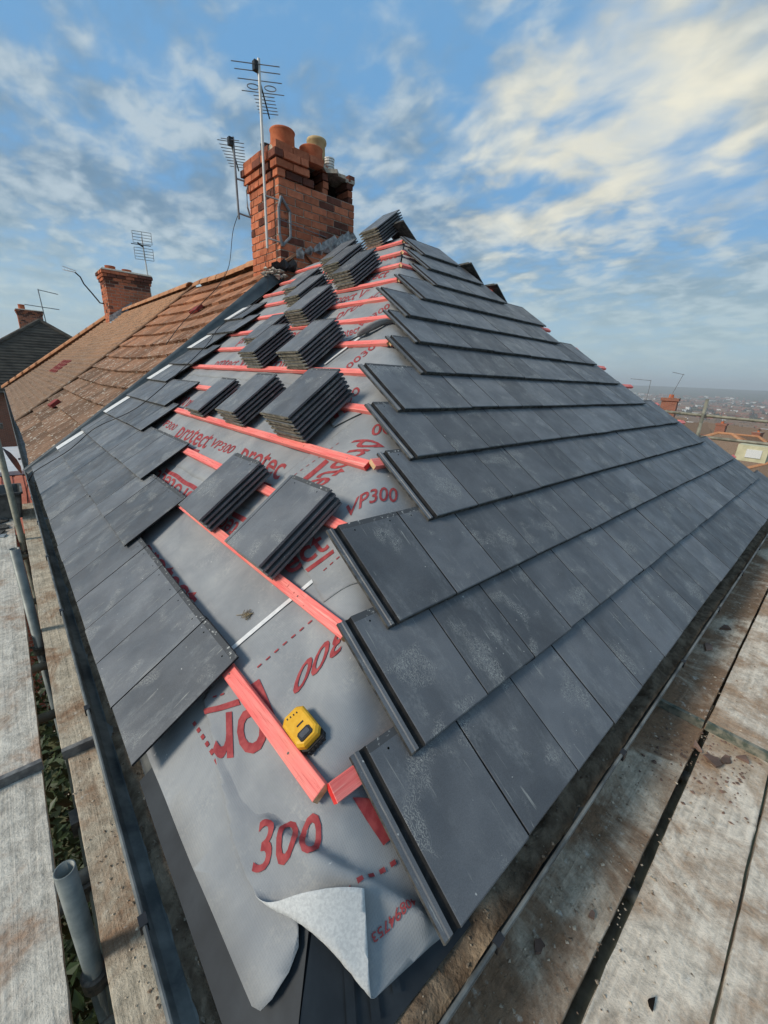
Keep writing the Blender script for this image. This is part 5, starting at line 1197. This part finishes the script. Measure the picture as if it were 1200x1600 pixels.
def far_house(x, y, w, d, h, rh, rot, roofmat, label, wallmat=M_WALL, chim_at=None, hipped=True, win=True):
    z0 = gz(x, y) - 1; t = thing('distant_house', (x, y, z0), label, 'house', 'houses beyond the scaffold'); R_ = Matrix.Translation((x, y, z0)) @ Matrix.Rotation(rot, 4, 'Z')
    m = MB(); m.box(-w / 2, -d / 2, 0, w / 2, d / 2, h, M=R_); part('wall', m, wallmat, t)
    m = MB(); e = 0.4; i = d / 2 if hipped else 0
    pts = [(-w / 2 - e, -d / 2 - e, h), (w / 2 + e, -d / 2 - e, h), (w / 2 + e, d / 2 + e, h), (-w / 2 - e, d / 2 + e, h), (-w / 2 + i, 0, h + rh), (w / 2 - i, 0, h + rh)]
    m.add([R_ @ Vector(p) for p in pts], [(0, 1, 5, 4), (1, 2, 5), (2, 3, 4, 5), (3, 0, 4), (3, 2, 1, 0)]); rf = part('roof', m, roofmat, t)
    m = MB()
    for a, b in ((0, 4), (1, 5), (2, 5), (3, 4), (4, 5)): m.tube(R_ @ Vector(pts[a]), R_ @ Vector(pts[b]), 0.14, 6)
    part('ridge_cap', m, M_NBR, rf)
    if win:
        for fx, nx in ((-1, 0), (0, -1)):
            for kk in (-0.25, 0.25):
                for zz in (0.9, 3.6):
                    m = MB()
                    if nx == 0: m.box(-w / 2 - 0.04, kk * d - .55, zz, -w / 2 + .02, kk * d + .55, zz + 1.3, M=R_)
                    else: m.box(kk * w - .55, -d / 2 - 0.04, zz, kk * w + .55, -d / 2 + .02, zz + 1.3, M=R_)
                    o = part('window', m, M_TAPE, t); m = MB()
                    if nx == 0: m.box(-w / 2 - 0.06, kk * d - .45, zz + .1, -w / 2 - .041, kk * d + .45, zz + 1.2, M=R_)
                    else: m.box(kk * w - .45, -d / 2 - 0.06, zz + .1, kk * w + .45, -d / 2 - .041, zz + 1.2, M=R_)
                    part('pane', m, M_TRAY, o)
    if chim_at:
        m = MB(); cx_, cy_, ch_ = chim_at; m.box(cx_ - .45, cy_ - .7, h + rh * 0.5, cx_ + .45, cy_ + .7, h + rh + ch_, M=R_); m.box(cx_ - .52, cy_ - .77, h + rh + ch_ + .001, cx_ + .52, cy_ + .77, h + rh + ch_ + .2, M=R_)
        c_ = part('chimney', m, M_WALL, t); m = MB(); m.lathe([(0.16, 0), (0.14, 0.22)], R_ @ Vector((cx_, cy_, h + rh + ch_ + .2)), 10, close=True); part('chimney_pot', m, M_TERRA, c_)
    return t
M_RR = mat_nb('red_brown_roof', (0.20, 0.095, 0.065), (0.15, 0.085, 0.06), 0.3)
M_RG = mat_nb('grey_brown_roof', (0.13, 0.10, 0.075), (0.16, 0.125, 0.09), 0.3)
far_house(34, 10.5, 9, 7.5, 4.7, 2.2, rad(100), M_RR, 'red-brown hipped house with brick chimney just past the roof edge', chim_at=(-2.2, 0.3, 1.6))
far_house(46, 6.6, 9, 8, 4.6, 2.4, rad(95), M_RG, 'brown hipped house behind the scaffold post', chim_at=None)
far_house(62, 7.0, 10, 8, 4.8, 2.6, rad(92), M_RR, 'red-brown house farther down the hill behind the guard rails', chim_at=(2.5, 0, 0.9))
far_house(80, 8.0, 11, 9, 4.6, 2.8, rad(80), M_RG, 'brown roofed house at the right edge far down the hill', chim_at=(0, 0, 0.8))
far_house(45, -1.2, 10, 8, 4.4, 2.4, rad(80), M_RG, 'grey-brown house right of the guard rails', chim_at=None)
far_house(100, 22, 12, 9, 4.6, 2.6, rad(75), M_RR, 'distant red-roofed house left of the scaffold post', chim_at=(0, 0, 0.8))
nh = far_house(29, -1.0, 8, 6.5, 2.9, 1.6, rad(88), M_RG, 'near grey-brown roof with a cream dormer below the guard rails', chim_at=None)
m = MB(); m.box(24.9, 1.75, -1.80, 26.6, 2.85, -1.08); dm_ = part('dormer', m, simple('cream_render', (0.50, 0.47, 0.31), (0.60, 0.56, 0.38), 4, 0.8, 0.2, 0), nh)
m = MB(); m.box(24.86, 1.95, -1.62, 24.899, 2.5, -1.25); part('window', m, M_TAPE, dm_)
cv = thing('conservatory', (14.5, 0.6, GROUND), 'pale glazed conservatory roof at the right edge below the rails', 'conservatory')
m = MB(); m.add([(13.2, 1.9, -1.05), (15.8, 1.7, -1.05), (15.8, -0.6, -1.45), (13.2, -0.4, -1.45)], [(0, 1, 2, 3)]); m.add([(13.2, 1.9, -1.07), (15.8, 1.7, -1.07), (15.8, -0.6, -1.47), (13.2, -0.4, -1.47)], [(3, 2, 1, 0)]); part('roof', m, simple('pale_glazing', (0.42, 0.52, 0.56), (0.55, 0.63, 0.66), 2, 0.25, 0.5, 0), cv)
for k in range(5):
    m = MB(); y = 1.85 - 0.55 * k; m.tube((13.2, y, -1.02 - 0.175 * (1.9 - y)), (15.8, y - .1, -1.02 - 0.175 * (1.9 - y)), 0.03, 6); part('glazing_bar', m, M_TAPE, cv)
m = MB(); m.box(13.3, -0.35, GROUND - 1, 15.7, 1.7, -1.5); part('wall', m, M_TAPE, cv)
pr = thing('gate_pier', (12.2, 0.2, GROUND), 'red brick pier with pale quoins at the right edge', 'pier')
m = MB(); m.box(12.0, -0.05, GROUND - 1, 12.4, 0.25, -0.55); part('shaft', m, M_BRICKD, pr)
for k in range(6):
    m = MB(); m.box(11.98, 0.0 + 0.1 * (k % 2), -1.75 + 0.2 * k, 12.42, 0.12 + 0.1 * (k % 2), -1.65 + 0.2 * k); part('quoin', m, M_TAPE, pr)
t7 = thing('roof_aerial', (31.5, 9.6, 0.2), 'small aerial left of the brick chimney beyond the roof edge', 'aerial', None)
m = MB(); m.tube((32.2, 9.2, -0.5), (32.2, 9.2, 1.75), 0.018, 5); part('pole', m, M_WIRE, t7); m = MB(); m.tube((32.2, 9.2, 1.7), (32.0, 10.4, 1.78), 0.018, 5); part('boom', m, M_WIRE, t7)
t8 = thing('roof_aerial', (33.5, 7.4, 0.2), 'leaning aerial right of the brick chimney beyond the roof edge', 'aerial', None)
m = MB(); m.tube((33.4, 8.4, -0.2), (33.4, 7.75, 2.2), 0.018, 5); part('pole', m, M_WIRE, t8); m = MB(); m.tube((33.4, 7.7, 2.15), (33.4, 8.4, 2.3), 0.018, 5); part('boom', m, M_WIRE, t8)
# pale sheds in the valley and the scattered town
for x, y, w, d, h, lab in ((560, 75, 26, 150, 11, 'long white warehouse in the valley, left one'), (640, 20, 30, 90, 12, 'long cream warehouse in the valley, right one')):
    t = thing('warehouse', (x, y, gz(x, y)), lab, 'warehouse', 'warehouses in the valley'); z = gz(x, y) - 2
    m = MB(); m.box(x - w / 2, y - d / 2, z, x + w / 2, y + d / 2, z + h); part('wall', m, M_TAPE, t); m = MB(); m.box(x - w / 2 - 1, y - d / 2 - 1, z + h + .05, x + w / 2 + 1, y + d / 2 + 1, z + h + 1.5); part('roof', m, M_ALU, t)
m = MB()
for i in range(1500):
    x = rnd.uniform(150, 3200); y = rnd.uniform(-0.25, 0.5) * x; z = gz(x, y); s_ = rnd.uniform(5, 11); M = Matrix.Translation((x, y, z - 1)) @ Matrix.Rotation(rnd.uniform(0, 3), 4, 'Z')
    w = s_ * rnd.uniform(.6, 1.6); h = rnd.uniform(5, 8); mi = rnd.choice((0, 1, 1, 2)); m.box(-w, -s_ * .5, 0, w, s_ * .5, h, 0 if mi else 2, M=M)
    v = [(-w, -s_ * .5, h), (w, -s_ * .5, h), (w, s_ * .5, h), (-w, s_ * .5, h), (-w, 0, h + 3), (w, 0, h + 3)]; m.add([M @ Vector(p) for p in v], [(0, 1, 5, 4), (2, 3, 4, 5), (1, 2, 5), (3, 0, 4)], 1)
o = struct('valley_town', m, [M_WALL, M_RG, M_TAPE], kind='stuff'); tag(o, 'distant town of small houses spread along the hazy valley', 'town')
m = MB()
for i in range(2600):
    x = rnd.uniform(110, 2600); y = rnd.uniform(-0.25, 0.5) * x; z = gz(x, y); m.rock((x, y, z + 2), rnd.uniform(2, 4.5) * (1 + x / 1800), 0, 0.8)
o = struct('valley_trees', m, simple('winter_trees', (0.05, 0.05, 0.032), (0.085, 0.07, 0.05), 0.02, 0.9, 0.1, 0, rv=False), kind='stuff'); tag(o, 'distant dark trees between the houses of the valley', 'trees')
# haze over the valley
hz = bpy.data.materials.new('haze_air'); hz.use_nodes = True; hz.node_tree.nodes.clear()
vo = hz.node_tree.nodes.new('ShaderNodeVolumePrincipled'); ou = hz.node_tree.nodes.new('ShaderNodeOutputMaterial'); hz.node_tree.links.new(vo.outputs[0], ou.inputs['Volume'])
vo.inputs['Color'].default_value = (0.95, 0.98, 1.0, 1); vo.inputs['Density'].default_value = 0.0003; vo.inputs['Anisotropy'].default_value = 0.1
m = MB(); m.box(-9200, -9200, -60, 9200, 9200, 140); o = struct('haze', m, hz, kind='stuff'); tag(o, 'pale haze lying over the valley', 'haze')
